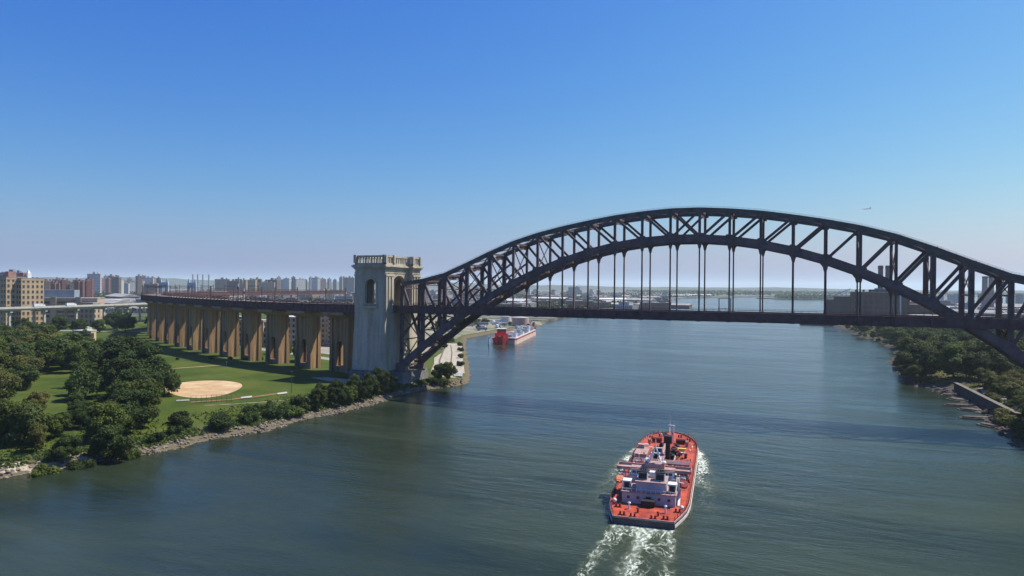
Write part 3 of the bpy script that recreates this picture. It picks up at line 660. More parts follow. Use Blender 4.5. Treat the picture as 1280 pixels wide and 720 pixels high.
drape('tower_apron', [(-46, -27), (-30, -33), (-6, -40), (2, -34), (4, -22), (-40, -21)], HL4, mat('apron', (.22, .20, .16), (.32, .29, .23), rough=.95, scale=.3), .10)
drape('park_road', strip([(-60, 45), (-120, 62), (-200, 90), (-300, 140), (-380, 200), (-430, 300)], 9), HL4, PATH, .10)
drape('park_road', strip([(-690, 100), (-560, 120), (-450, 150), (-400, 190)], 10), HL4, PATH, .12)
drape('quay_paving', [(16, 22), (9.5, 47), (-35.5, 132), (-86, 229), (-97, 222), (-62, 150), (-46, 108), (-28, 76), (-10, 40), (2, 22)], HL4, mat('quay_concrete', (.26, .23, .175), (.40, .36, .285), rough=.95, scale=.25), .10)
drape('gravel_yard', [(-100, 232), (-132, 318), (-142, 430), (-146, 620), (-330, 620), (-330, 300), (-180, 230)], HL4, mat('yard_gravel', (.10, .11, .055), (.30, .27, .21), rough=1, scale=.03, detail=9), .10, 6)
drape('gravel_yard', [(-160, 92), (-60, 62), (-52, 110), (-100, 205), (-180, 225), (-330, 290), (-320, 160)], HL4, mat('street_tarmac', (.17, .155, .13), (.30, .27, .22), rough=1, scale=.04, detail=9), .10, 6)

drape('quay_dark_strip', strip([(4, 26), (-12, 54), (-36, 98), (-60, 146), (-90, 205)], 1.2), HL4, mat('dark_strip', (.07, .075, .04), (.14, .13, .09), rough=1, scale=.4), .16)  # parallel dark greenish strips running along the quay paving
drape('quay_dark_strip', strip([(11, 27), (-3, 52), (-28, 100), (-54, 150), (-86, 208)], .9), HL4, mat('dark_strip', (.07, .075, .04), (.14, .13, .09)), .16)
# ------------------------------------------------------------------ trees
def leaf_mat(name, a, b, rnd=.22): return mat(name, a, b, rough=.7, scale=.35, spec=.2, rnd=rnd, trans=.25, contrast=(.3, .7))
LM = {'dark': leaf_mat('leaf_dark', (.024, .043, .010), (.056, .084, .016)), 'mid': leaf_mat('leaf_mid', (.042, .066, .011), (.092, .122, .020)),
      'light': leaf_mat('leaf_light', (.050, .080, .018), (.085, .115, .028)), 'olive': leaf_mat('leaf_olive', (.080, .088, .018), (.150, .145, .036))}
BARK = mat('bark', (.06, .045, .032), (.12, .09, .065), rough=.95, scale=2, bump=.3)
def leaves_mesh(name, rng, blobs, per, size, m, droop=0.0):
    C = []; Nn = []; S = []
    for (bx, by, bz, br_) in blobs:
        k = int(per * br_ ** 2)
        u = rng.normal(size=(k, 3)); u /= np.linalg.norm(u, axis=1)[:, None]
        rad = br_ * (1 - .55 * rng.random(k) ** 2.2) * (1 + .22 * rng.normal(size=k) * .6)
        p = u * rad[:, None] * np.array([1, 1, .82]) + np.array([bx, by, bz])
        if droop: p[:, 2] -= droop * rng.random(k) * br_
        C.append(p); nn = u * .9 + rng.normal(size=(k, 3)) * .55 + np.array([0, 0, .35]); Nn.append(nn / np.linalg.norm(nn, axis=1)[:, None]); S.append(size * (.6 + .8 * rng.random(k)))
    C = np.concatenate(C); Nn = np.concatenate(Nn); S = np.concatenate(S); n = len(C)
    t = rng.normal(size=(n, 3)); a = np.cross(Nn, t); a /= np.linalg.norm(a, axis=1)[:, None]; b = np.cross(Nn, a)
    if droop: b = b * .5 + np.array([0, 0, -1.0]); S *= 1.0
    s = S[:, None]; bend = Nn * s * .18
    V = np.stack([C - a * s * .5, C + b * s * .42 - bend, C + a * s * .5, C - b * s * .42 - bend], 1).reshape(-1, 3)
    V[:, 2] = np.maximum(V[:, 2], .05)
    F = np.arange(4 * n).reshape(n, 4)
    me = D.meshes.new(name); me.from_pydata(V.tolist(), [], F.tolist()); me.materials.append(m); me.update(); return me
def tree_proto(seed, h, rx, kind, lm, nblob=16, per=62, size=.85, droop=0):
    rng = np.random.default_rng(seed); rnd = random.Random(seed); blobs = []; trunk = MB()
    if kind == 'round':
        cz = h * .60; rz = h * .36
        lean = (rnd.uniform(-.8, .8), rnd.uniform(-.8, .8))
        for k in range(nblob):
            a = 2 * math.pi * (k * .618 + rnd.random() * .2); t = (k + .5) / nblob; zz = cz + rz * (1 - 2 * t) * .95; rr = rx * math.sqrt(max(.05, 1 - (1 - 2 * t) ** 2)) * rnd.uniform(.36, .98)
            blobs.append((rr * math.cos(a) + lean[0], rr * math.sin(a) + lean[1], zz + rnd.uniform(-1.3, 1.3), rx * rnd.uniform(.22, .46)))
        blobs.append((0, 0, cz, rx * .55))
    elif kind == 'shrub':
        for k in range(nblob):
            a = rnd.random() * 6.28; rr = rx * rnd.uniform(.1, .75); blobs.append((rr * math.cos(a), rr * math.sin(a), h * rnd.uniform(.28, .72) * (1 - .35 * rr / rx), rx * rnd.uniform(.28, .46)))
    elif kind == 'willow':
        for k in range(nblob):
            a = 2 * math.pi * k * .618; t = (k + .5) / nblob; rr = rx * math.sqrt(t) * .8; blobs.append((rr * math.cos(a), rr * math.sin(a), h * (.80 - .42 * t) + rnd.uniform(-.4, .4), rx * rnd.uniform(.30, .42)))
    elif kind == 'column':
        for k in range(nblob):
            t = (k + .5) / nblob; a = 2 * math.pi * k * .618; rr = rx * .45 * math.sin(math.pi * min(1, .12 + t)) ; blobs.append((rr * math.cos(a), rr * math.sin(a), h * (.18 + .76 * t), rx * (.62 - .3 * t) * rnd.uniform(.85, 1.1)))
    crown = leaves_mesh('crown', rng, blobs, per, size, lm, droop)
    r0 = max(.12, h * .022); top = h * (.55 if kind != 'shrub' else .3)
    p = Vector((0, 0, -1.0)); q = Vector((rnd.uniform(-.3, .3), rnd.uniform(-.3, .3), top * .55)); trunk.tube(p, q, r0 * 1.35, r0 * .8, 7); e = Vector((q.x * 1.6, q.y * 1.4, top)); trunk.tube(q, e, r0 * .8, r0 * .4, 6)
    for b in blobs[:9]: trunk.tube(q.lerp(e, rnd.uniform(0, .8)), Vector(b[:3]), r0 * .38, r0 * .12, 5, cap=False)
    return crown, trunk.mesh('trunk', BARK)
PROTO = {}
def P_(key, *a, **k): PROTO[key] = [tree_proto(s, *a[0], **k) for s in a[1]]
P_('dark', (16, 7.5, 'round', LM['dark']), (1, 2, 3, 21), per=80, size=.72); P_('mid', (15, 7.0, 'round', LM['mid']), (4, 5, 6, 22), per=80, size=.72); P_('light', (14, 6.5, 'round', LM['light']), (7, 8, 23), per=80, size=.72); P_('olive', (13, 6.5, 'round', LM['olive']), (9, 10), per=80, size=.7)
P_('willow', (15, 6.2, 'willow', LM['light']), (11,), nblob=15, per=75, size=.9, droop=1.3); P_('column', (17, 4.2, 'column', LM['dark']), (12,), nblob=12, per=90)
P_('shrubd', (5.5, 4.2, 'shrub', LM['dark']), (13, 14), nblob=10, per=110, size=.6); P_('shrubm', (5, 4.0, 'shrub', LM['mid']), (15, 16), nblob=10, per=110, size=.6); P_('shrubo', (4.5, 4.2, 'shrub', LM['olive']), (17,), nblob=10, per=110, size=.6)
PH = {'dark': 16, 'mid': 15, 'light': 14, 'olive': 13, 'willow': 15, 'column': 17, 'shrubd': 5.5, 'shrubm': 5, 'shrubo': 4.5}
ADJ = {'dark': 'dark green tree', 'mid': 'mid green tree', 'light': 'bright green tree', 'olive': 'olive green tree', 'willow': 'pale green drooping willow', 'column': 'dark narrow upright tree', 'shrubd': 'dark green rounded shrub', 'shrubm': 'fresh green rounded shrub', 'shrubo': 'yellow-olive low shrub'}
def plant(rows, where, group, H, rnd):
    """rows: (x, y, key, height, width factor). Labels count each kind from the left."""
    byk = {}
    for r in rows: byk.setdefault(r[2], []).append(r)
    for key, L in byk.items():
        L.sort(key=lambda r: ucoord(r[0], r[1])); nm = 'shrub' if key.startswith('shrub') else ('willow_tree' if key == 'willow' else 'tree')
        for i, (x, y, k, h, wf) in enumerate(L):
            lab = '%s %s, %s' % (ADJ[key], where, ordinal(i)) if len(L) > 1 else '%s %s' % (ADJ[key], where)
            var = PROTO[key]; cr, tr = var[rnd.randrange(len(var))]; s = h / PH[key]
            t = thing(nm, lab, 'shrub' if nm == 'shrub' else 'tree', (x, y, H(x, y) - .1), rnd.uniform(0, 6.28), group, (s * wf, s * wf, s))
            link('crown', cr, t); link('trunk', tr, t)
rnd = random.Random(11)
def inpoly(x, y, poly): return float(sdist(np.array([x]), np.array([y]), poly)[0]) > 0
def scatter(poly, n, mind, rnd, avoid=(), pts=None):
    xs = [p[0] for p in poly]; ys = [p[1] for p in poly]; out = list(pts or []); new = []; tries = 0
    while len(new) < n and tries < n * 60:
        tries += 1; x = rnd.uniform(min(xs), max(xs)); y = rnd.uniform(min(ys), max(ys))
        if not inpoly(x, y, poly) or any(inpoly(x, y, a) for a in avoid) or any((x - a) ** 2 + (y - b) ** 2 < mind ** 2 for a, b in out): continue
        out.append((x, y)); new.append((x, y))
    return new
def pick(rnd, ws):
    t = rnd.random() * sum(b for a, b in ws)
    for a, b in ws:
        t -= b
        if t <= 0: return a
    return ws[-1][0]
# left park wood
key = [(-1, -178, 'dark', 12, 1.1), (-14, -170, 'mid', 13, 1.1), (-16, -160, 'dark', 15, 1.1), (-30, -152, 'dark', 14, 1.1), (-24, -146, 'column', 16, 1.1), (-44, -134, 'dark', 15, 1.1), (-56, -126, 'mid', 14, 1.1), (-8, -188, 'dark', 11, 1.1), (-30, -176, 'mid', 10, 1.2), (-34, -164, 'dark', 12, 1.1), (-62, -106, 'willow', 15.5, 1.05), (-88, -96, 'dark', 20, 1.15), (-108, -88, 'dark', 22, 1.25), (-128, -74, 'dark', 21, 1.15), (-76, -116, 'dark', 17, 1.05), (-36, -142, 'dark', 18, .95), (-20, -152, 'mid', 17, 1.0),
       (-188, -62, 'light', 20, 1.35), (-225, -52, 'olive', 18, 1.3), (-262, -60, 'mid', 18, 1.2), (-205, -40, 'mid', 17, 1.1)]
wood = [(-9, -206), (-3, -196), (2, -178), (-3, -162), (-22, -143), (-50, -120), (-72, -106), (-100, -84), (-150, -60), (-215, -26), (-300, 2), (-400, 60), (-420, 28), (-300, -46), (-200, -104), (-100, -162), (-60, -186), (-14, -212)]
def P2(u, d): c = at(u, d); return (c.x, c.y)
clear = [[P2(52, 320), P2(98, 320), P2(98, 428), P2(52, 428)], [(-178, -84), (-160, -74), (-118, -106), (-117, -119), (-150, -108)], [(-40, -150), (-30, -146), (-34, -138), (-46, -140)]]
rows = key + [(x, y, pick(rnd, (('dark', 3.5), ('mid', 5), ('light', 3.5), ('olive', 1.4), ('column', .8), ('willow', .5))), rnd.uniform(8, 16) if x > -70 else rnd.uniform(11, 17), rnd.uniform(.9, 1.2)) for x, y in scatter(wood, 64, 8.2, rnd, clear, [(k[0], k[1]) for k in key])]
rows = [(x, y, k, min(h, 8.0) if 40 < 640 + 865 * ucoord(x, y) < 108 and math.hypot(x - CAM.x, y - CAM.y) < 330 else h, wf) for x, y, k, h, wf in rows]
plant(rows, 'in the lower left park wood', 'trees of the park wood on the left bank', hl, rnd)
rows = [(x, y, pick(rnd, (('shrubd', 4), ('shrubm', 3), ('shrubo', 1))), rnd.uniform(3.5, 6), rnd.uniform(.9, 1.3)) for x, y in
        [(-6, -196), (-2, -186), (2, -172), (-2, -160), (-4, -151), (-9, -143), (-14, -140), (0, -134), (-6, -128), (3, -122), (-3, -115), (3, -110), (-4, -104), (5, -102), (-2, -97), (4, -92), (-3, -88)]]
plant(rows, 'on the rocky bank before the ball field', 'shrubs along the left river bank', hl, rnd)
rows = [(6, -86, 'mid', 9, .9), (1, -80, 'dark', 8, .9), (8, -77, 'dark', 8.5, 1), (9, -68, 'mid', 9, .95), (3, -70, 'dark', 8.5, .9), (10, -60, 'dark', 10, .85), (5, -57, 'mid', 9.5, .85), (9, -50, 'dark', 11, .85), (4, -45, 'dark', 10, .8), (8, -38, 'mid', 11, .8), (2, -36, 'dark', 10.5, .8), (7, -30, 'dark', 9, .8), (0, -52, 'mid', 7.5, .9), (-2, -64, 'dark', 7, .9)]
plant(rows, 'on the bank before the stone tower', 'small trees on the bank before the tower', hl, rnd)
rows = [(12, 10, 'dark', 9, .95), (16, 14, 'mid', 9.5, .9), (10, 17, 'mid', 8, .9), (17, 7, 'shrubm', 5, 1), (13, 3, 'shrubd', 4.5, 1)]
plant(rows, 'under the arch foot beside the quay', 'trees under the arch foot', hl, rnd)
rows = [(-8 - 23 * k, 76 + 44 * k, 'shrubd', 4.2, .9) for k in range(4)]
plant(rows, 'on the edge of the quay', 'shrubs on the quay', hl, rnd)
# trees in the park beyond and beside the viaduct
rows = [(-613, 212, 'dark', 15, 1.2), (-600, 232, 'dark', 14, 1.2), (-640, 190, 'dark', 15, 1.1), (-560, 150, 'light', 15, 1.3), (-520, 128, 'mid', 14, 1.2), (-585, 130, 'mid', 13, 1.1), (-430, 160, 'dark', 19, 1.2), (-452, 168, 'dark', 17, 1.2), (-470, 178, 'dark', 18, 1.2), (-440, 140, 'mid', 13, 1.1), (-480, 230, 'mid', 11, 1), (-500, 260, 'dark', 12, 1),
        (-680, 260, 'mid', 14, 1.2), (-660, 150, 'olive', 14, 1.2), (-420, 70, 'light', 13, 1.2), (-380, 30, 'mid', 12, 1.2), (-440, 20, 'dark', 14, 1.2), (-480, 60, 'mid', 14, 1.2), (-350, 60, 'light', 10, 1.1), (-330, -5, 'mid', 14, 1.1), (-370, -30, 'dark', 15, 1.1)]
rows = [(CAM.x + (r[0] - CAM.x) * .8, CAM.y + (r[1] - CAM.y) * .8, *r[2:]) if r[0] < -500 else r for r in rows]
plant(rows, 'in the park left of the viaduct', 'trees in the park left of the viaduct', hl, rnd)
rows = [(-186 + 8 * k + rnd.uniform(-2, 2), -16 + 6.0 * k + rnd.uniform(-1.5, 1.5), 'shrubd', rnd.uniform(2.2, 3.4), .9) for k in range(9) if k not in (3,)]
plant(rows, 'in a row on the lawn before the viaduct', 'row of shrubs on the lawn', hl, rnd)
rows = [(-98, 27, 'dark', 13, .9), (-106, 36, 'dark', 14, 1), (-150, 62, 'mid', 10, 1), (-190, 80, 'dark', 11, 1), (-225, 96, 'mid', 11, 1), (-62, 30, 'mid', 10, 1), (-128, 48, 'mid', 9, 1), (-268, 112, 'dark', 12, 1), (-75, 58, 'mid', 10, 1)]
plant(rows, 'between and behind the viaduct piers', 'trees between the viaduct piers', hl, rnd)
# right bank
rb1 = [(261, 150), (262, 262), (276, 330), (300, 330), (330, 230), (310, 130), (283, 118)]
rb2 = [(276, 340), (278, 470), (262, 560), (256, 700), (300, 720), (420, 640), (395, 470), (345, 270), (318, 250), (305, 335)]
rb3 = [(285, 10), (288, 60), (284, 112), (312, 128), (330, 245), (346, 270), (326, 175), (310, 110), (298, 55), (290, 5)]
rb4 = [(281, -40), (284, 12), (294, 12), (288, -40)]
wl = [(264, 131), (258.5, 140), (259, 152), (260, 166), (258, 180), (260, 196), (259, 212), (259, 228), (260, 246), (262, 262), (268, 290), (273, 315), (276, 345), (276, 380), (275, 420), (274, 455), (270, 490), (266, 520), (260, 550), (257, 590), (255, 630), (253, 670), (250, 700)]
rows = [(x + rnd.uniform(0, 3), y, pick(rnd, (('dark', 4), ('shrubd', 2), ('shrubm', 1), ('mid', 2))), rnd.uniform(7, 12) if k < 13 else rnd.uniform(6, 10), rnd.uniform(.9, 1.2)) for k, (x, y) in enumerate(wl)]
rows = [(x, y, k, h * (.5 if k.startswith('shrub') else 1), wf) for x, y, k, h, wf in rows]
plant(rows, 'along the right waterline', 'trees along the right waterline', hr, rnd)
lots = [[(322, 262), (345, 262), (380, 335), (340, 345)]]
rows = [(x, y, pick(rnd, (('dark', 5), ('mid', 3))), rnd.uniform(15, 21), rnd.uniform(1, 1.25)) for x, y in scatter(rb1, 30, 9.5, rnd)]
plant(rows, 'in the dense grove on the right bank', 'grove trees on the right bank', hr, rnd)
rows = [(x, y, pick(rnd, (('dark', 3), ('mid', 5), ('light', 2))), rnd.uniform(11, 17), rnd.uniform(1, 1.3)) for x, y in scatter(rb2, 88, 13, rnd, lots)]
plant(rows, 'in the park behind the right bank grove', 'park trees behind the right bank', hr, rnd)
rows = [(x, y, pick(rnd, (('olive', 5), ('light', 2), ('mid', 2))), rnd.uniform(6, 9.5), rnd.uniform(1, 1.3)) for x, y in scatter(rb3, 46, 6.5, rnd, lots)]
plant(rows, 'on the slope above the right sea wall', 'olive trees above the right sea wall', hr, rnd)
rows = [(274 + rnd.uniform(0, 9), y, pick(rnd, (('shrubo', 3), ('shrubm', 2), ('shrubd', 2))), rnd.uniform(3, 5.5), rnd.uniform(.9, 1.4)) for y in (14, 9, 5, 0, -3, -7, -11, -15, -19, -23, -27, 18, 22, 12, -5, 2)] + [(282 + rnd.uniform(0, 6), y, pick(rnd, (('shrubo', 3), ('shrubm', 2))), rnd.uniform(3, 5), 1.1) for y in (100, 92, 80, 70, 60, 50, 44, 36, 28, 20)]
plant(rows, 'on the bank near the sea wall', 'shrubs near the sea wall', hr, rnd)
rows = [(x, y, pick(rnd, (('dark', 4), ('mid', 3))), rnd.uniform(5, 8), rnd.uniform(1, 1.2)) for x, y in scatter(rb4, 8, 5, rnd)]
plant(rows, 'beside the right foot of the arch', 'trees beside the right arch foot', hr, rnd)

# undergrowth on both banks (uncountable), and the stones of the shore
def bank_pts(SH, H, k0, k1, n, d0, d1, rng, sgn):
    segs = [(Vector(SH[k]), Vector(SH[k + 1])) for k in range(k0, k1)]; L = np.array([(b - a).length for a, b in segs]); pr = L / L.sum(); out = []
    for s in rng.choice(len(segs), n, p=pr):
        a, b = segs[s]; t = rng.random(); p = a.lerp(b, t); d = (b - a).normalized(); nn = Vector((-d.y, d.x)) * sgn; q = p + nn * (d0 + (d1 - d0) * rng.random()); out.append((q.x, q.y))
    o = np.array(out); return o[:, 0], o[:, 1], H(o[:, 0], o[:, 1])
def under(name, X, Y, Z, size, m, rng, label):
    n = len(X); C = np.stack([X, Y, Z + size * .4 * rng.random(n)], 1); Nn = rng.normal(size=(n, 3)) + np.array([0, 0, .6]); Nn /= np.linalg.norm(Nn, axis=1)[:, None]
    t = rng.normal(size=(n, 3)); a = np.cross(Nn, t); a /= np.linalg.norm(a, axis=1)[:, None]; b = np.cross(Nn, a); s = (size * (.5 + rng.random(n)))[:, None]
    V = np.stack([C - a * s * .5, C + b * s * .4, C + a * s * .5, C - b * s * .4], 1).reshape(-1, 3)
    me = D.meshes.new(name); me.from_pydata(V.tolist(), [], np.arange(4 * n).reshape(n, 4).tolist()); me.materials.append(m); me.update()
    return tag(link(name, me), label, 'undergrowth', kind='stuff')
rng = np.random.default_rng(5)
X, Y, Z = bank_pts(SH_L, HL, 4, 15, 11000, 3.2, 12, rng, 1); k = Z > 1.3; under('undergrowth', X[k], Y[k], Z[k], .9, LM['light'], rng, 'tangled bright weeds along the left bank')
X, Y, Z = bank_pts(SH_L, HL, 2, 12, 6000, 6, 30, rng, 1); under('undergrowth', X, Y, Z, .8, LM['mid'], rng, 'low green undergrowth beneath the left bank trees')
X, Y, Z = bank_pts(SH_R, HR, 2, 16, 12000, 9, 60, rng, -1); under('undergrowth', X, Y, Z, 1.2, LM['olive'], rng, 'olive undergrowth along the right bank')
def rocks(name, X, Y, Z, s0, s1, m, label, rng):
    mb = MB()
    for x, y, z in zip(X, Y, Z):
        s = s0 + (s1 - s0) * rng.random() ** 2; n = 6; a0 = rng.random() * 6.28; v = []
        for zz, f in ((-.35, .9), (.15, 1.0), (.5, .5)):
            for j in range(n): r = s * f * (.7 + .5 * rng.random()); v.append((x + r * math.cos(a0 + j * 1.047), y + r * .8 * math.sin(a0 + j * 1.047), z + s * (zz + .12 * rng.random())))
        f = []
        for l in range(2):
            for j in range(n): f.append((l * n + j, l * n + (j + 1) % n, l * n + n + (j + 1) % n, l * n + n + j))
        f.append(tuple(range(2 * n, 3 * n))); mb.add(v, f)
    return tag(mb.build(name, m), label, 'rocks', kind='stuff')
ROCK = mat('shore_rock', (.085, .070, .052), (.27, .23, .18), rough=.95, scale=.6, detail=3)
ROCK_D = mat('wet_shore_rock', (.035, .030, .028), (.12, .098, .085), rough=.85, scale=.5, detail=3)
X, Y, Z = bank_pts(SH_L, HL, 3, 16, 1700, -1.6, 4.2, rng, 1); rocks('shore_rubble', X, Y, Z, .3, .95, ROCK, 'pale broken stones along the left waterline', rng)
X, Y, Z = bank_pts(SH_R, HR, 2, 9, 700, -4.0, 6.0, rng, -1); rocks('shore_rubble', X, Y, Z, .4, 1.7, ROCK_D, 'dark wet stones along the right waterline', rng)
drape('beach', [(-28, -226), (-13, -205), (-9, -194), (-4, -180), (-9, -180), (-16, -198), (-32, -219)], HL, mat('beach_sand', (.30, .25, .19), (.40, .34, .26), rough=1, scale=.5), .12, 2.0)
# rock ledges and the sea wall on the right bank
for k, (x, y, l, wd, a) in enumerate([(270, 98, 9, 3.4, .5), (271, 82, 11, 4, -.5), (268, 62, 15, 2.2, .25), (271, 50, 11, 4, -.1), (269, 28, 17, 2.6, .3), (272, 10, 13, 4.5, -.25)]):
    mb = MB(); rr = random.Random(k); n = 10; pl = [(l / 2 * math.cos(2 * math.pi * j / n) * rr.uniform(.75, 1.1), wd * math.sin(2 * math.pi * j / n) * rr.uniform(.6, 1.2)) for j in range(n)]
    mb.prism(pl, -2, .35); mb.prism([(p[0] * .8, p[1] * .7) for p in pl], .35, .9)
    t = mb.build('rock_ledge', ROCK_D, None, (x, y, 0)); t.rotation_euler = (0, 0, a); tag(t, 'low dark rock ledge in the water below the sea wall, %s from the grove' % ['nearest', 'second', 'third', 'fourth', 'fifth', 'sixth'][k].replace('nearest', 'first'), 'rock', 'rock ledges off the right bank')
t = thing('sea_wall', 'dark straight stone sea wall on the right bank with a pale top', 'sea wall', (0, 0, 0))
m = MB(); wp = [(275, 112), (276.6, 84), (278, 56), (279.5, 28), (280.5, 14)]
for k in range(4): m.beam((*wp[k], 1.7), (*wp[k + 1], 1.7), 1.6, 7.0)
m.build('wall', mat('wall_stone', (.035, .030, .027), (.07, .06, .052), rough=.95, scale=.4, bump=.2), t)
m = MB()
for k in range(4): m.beam((*wp[k], 5.35), (*wp[k + 1], 5.35), 2.2, .3)
m.build('coping', mat('coping_stone', (.10, .09, .075), (.17, .155, .13), rough=.9, scale=.5), t)
drape('footpath', strip([(286, 104), (285, 70), (287, 34), (291, -10)], 5), HR, mat('pale_path', (.22, .20, .165), (.31, .28, .24), rough=.95, scale=.3), .35)

# distant woods between the houses (one mass)
def canopy(name, polys, n, size, m, label, z0=4.0):
    rs = np.random.default_rng(8); xs, ys = [], []
    for poly, frac in polys:
        px = [p[0] for p in poly]; py = [p[1] for p in poly]; need = int(n * frac)
        X = rs.uniform(min(px), max(px), need * 4); Y = rs.uniform(min(py), max(py), need * 4)
        cl = np.sin(X * .013 + 1) * np.sin(Y * .011) + .6 * np.sin(X * .031 + Y * .027)
        k = (sdist(X, Y, poly) > 5) & (cl > -.2); xs.append(X[k][:need]); ys.append(Y[k][:need])
    X = np.concatenate(xs); Y = np.concatenate(ys); Z = np.full(len(X), z0) + 9 * rs.random(len(X)) ** .7
    return under(name, X, Y, Z, size, m, rs, label)
canopy('distant_woods', [([(-150, 650), (-190, 1200), (-280, 2300), (-900, 2600), (-2600, 2300), (-2600, 500), (-720, 300), (-700, 640)], .7), ([(-300, 2400), (-320, 3000), (-210, 3450), (-900, 4300), (-3000, 3800), (-2600, 2300)], .3)], 17000, 8.0, LM['dark'], 'dark treetops scattered through the far city')
canopy('distant_woods', [([(-10, 3260), (70, 3135), (300, 3075), (460, 3115), (620, 3250), (550, 3680), (150, 3780)], 1)], 4500, 13.0, LM['dark'], 'dark wooded low island out in the bay', 3.0)
canopy('distant_woods', [([(160, 4650), (700, 5650), (3000, 6550), (3000, 7500), (-500, 6500), (-1200, 5200), (-230, 3480)], 1)], 9000, 17.0, LM['dark'], 'hazy treeline on the far shore of the bay', 8.0)
canopy('distant_woods', [([(450, 1230), (620, 1520), (1200, 2560), (2600, 2400), (1800, 1000), (720, 700)], 1)], 5000, 9.0, LM['dark'], 'dark trees beyond the power station')

# ------------------------------------------------------------------ buildings
BRICK = windowed('brick_facade', (.22, .085, .07), (.035, .035, .04), 3.4, 3.0, .42, .5)
TAN = windowed('tan_facade', (.42, .33, .22), (.06, .06, .065), 3.8, 3.2, .5, .48)
GREY = windowed('grey_facade', (.27, .27, .28), (.05, .055, .065), 3.2, 3.1, .5, .5)
PALE = windowed('pale_facade', (.52, .51, .48), (.09, .10, .12), 4.0, 3.3, .5, .5)
BROWN = windowed('brown_facade', (.17, .12, .10), (.04, .04, .045), 3.0, 3.0, .45, .5)
ROOFG = mat('roof_grey', (.20, .20, .20), (.34, .33, .32), rough=.9, scale=.1, rnd=.2)
ROOFW = mat('roof_white', (.40, .40, .39), (.58, .58, .56), rough=.8, scale=.1, rnd=.1)
GLASS = mat('dark_glass', (.03, .035, .045), (.05, .06, .07), rough=.25, scale=.3, spec=.5)
BP = {}
def bp(kind, m, roofm=ROOFG):
    """unit-built building meshes: facade material 0, roof 1"""
    k = (kind, m.name, roofm.name)
    if k in BP: return BP[k]
    b = MB(); rr = random.Random(len(BP))
    if kind == 'block':
        b.box(-9, 9, -8, 8, 0, 50); b.box(-9.3, 9.3, -8.3, 8.3, 50, 51, 1); b.box(-3, 3, -3, 3, 51, 55, 0); b.box(4, 6.5, -2, 2, 51, 53, 1)
    elif kind == 'slab':
        b.box(-22, 22, -7, 7, 0, 42); b.box(-22.3, 22.3, -7.3, 7.3, 42, 43, 1); b.box(-5, 3, -3, 3, 43, 47, 0); b.box(10, 14, -3, 3, 43, 46, 0)
    elif kind == 'cross':
        b.box(-15, 15, -5.5, 5.5, 0, 46); b.box(-5.5, 5.5, -15, -5.5, 0, 46); b.box(-5.5, 5.5, 5.5, 15, 0, 46)
        b.box(-15.2, 15.2, -5.7, 5.7, 46, 46.8, 1); b.box(-5.7, 5.7, -15.2, -5.7, 46, 46.8, 1); b.box(-5.7, 5.7, 5.7, 15.2, 46, 46.8, 1); b.box(-3, 3, -3, 3, 46.8, 51, 0)
    elif kind == 'low':
        b.box(-24, 24, -14, 14, 0, 11); b.box(-24.4, 24.4, -14.4, 14.4, 11, 11.9, 1); b.box(-14, -8, -4, 4, 11.9, 14, 1); b.box(6, 16, -8, -2, 11.9, 14.2, 0)
    elif kind == 'step':
        b.box(-20, 20, -12, 12, 0, 14); b.box(-20.3, 20.3, -12.3, 12.3, 14, 14.8, 1); b.box(-12, 10, -8, 8, 14.8, 24, 0); b.box(-12.3, 10.3, -8.3, 8.3, 24, 24.7, 1); b.box(-4, 0, -3, 3, 24.7, 27, 0)
    elif kind == 'shed':
        b.box(-50, 50, -18, 18, 0, 9); b.add([(-51, -19, 9), (51, -19, 9), (51, 0, 12.5), (-51, 0, 12.5), (51, 19, 9), (-51, 19, 9)], [(0, 1, 2, 3), (3, 2, 4, 5), (0, 3, 5), (1, 4, 2)], 1)
    BP[k] = b.mesh('house_' + kind, [m, roofm]); return BP[k]
BH = {'block': 51, 'slab': 43, 'cross': 46.8, 'low': 12, 'step': 24.7, 'shed': 12.5}
CN = {'brick_facade': 'red brick', 'tan_facade': 'tan', 'grey_facade': 'grey', 'pale_facade': 'pale', 'brown_facade': 'dark brown'}
KN = {'block': ('tower_block', 'tower block'), 'slab': ('apartment_slab', 'slab block'), 'cross': ('housing_tower', 'cross-shaped tower'), 'low': ('flat_roofed_building', 'low flat building'), 'step': ('stepped_building', 'stepped building'), 'shed': ('warehouse', 'long warehouse')}
crnd = random.Random(21); CITYB = []
def zone(u0, u1, d0, d1, kinds, mats, n, h0, h1, where, roof=None, wide=(.8, 1.3), taken=[]):
    for k in range(n):
        for tr in range(12):
            u = u0 + (u1 - u0) * (k + crnd.uniform(.05, .95)) / n if n > 1 else (u0 + u1) / 2; d = crnd.uniform(d0, d1); p = at(u, d)
            if all((p.x - q[0]) ** 2 + (p.y - q[1]) ** 2 > q[2] ** 2 for q in taken): break
        kd = crnd.choice(kinds); m = crnd.choice(mats); taken.append((p.x, p.y, 45 if kd != 'shed' else 75))
        rf = roof or (ROOFW if kd in ('low', 'shed') and crnd.random() < .22 else ROOFG)
        CITYB.append((u, p, kd, m, rf, crnd.uniform(h0, h1), crnd.uniform(*wide), crnd.choice((0, .3, -.35, .6, 1.2)), where))
zone(46, 112, 1900, 2500, ['cross'], [BRICK, BRICK, BROWN], 22, 46, 60, 'in the estate beyond the highway', None, (.5, .75))
zone(116, 200, 2600, 4300, ['block', 'slab', 'block'], [GREY, PALE, BROWN, BRICK], 26, 45, 84, 'on the skyline above the viaduct')
zone(0, 46, 1500, 2500, ['block', 'slab'], [PALE, GREY], 5, 55, 75, 'behind the tan hospital towers')
zone(110, 200, 1300, 2000, ['low', 'step', 'shed'], [BRICK, GREY, TAN, PALE], 14, 10, 24, 'beyond the left highway')
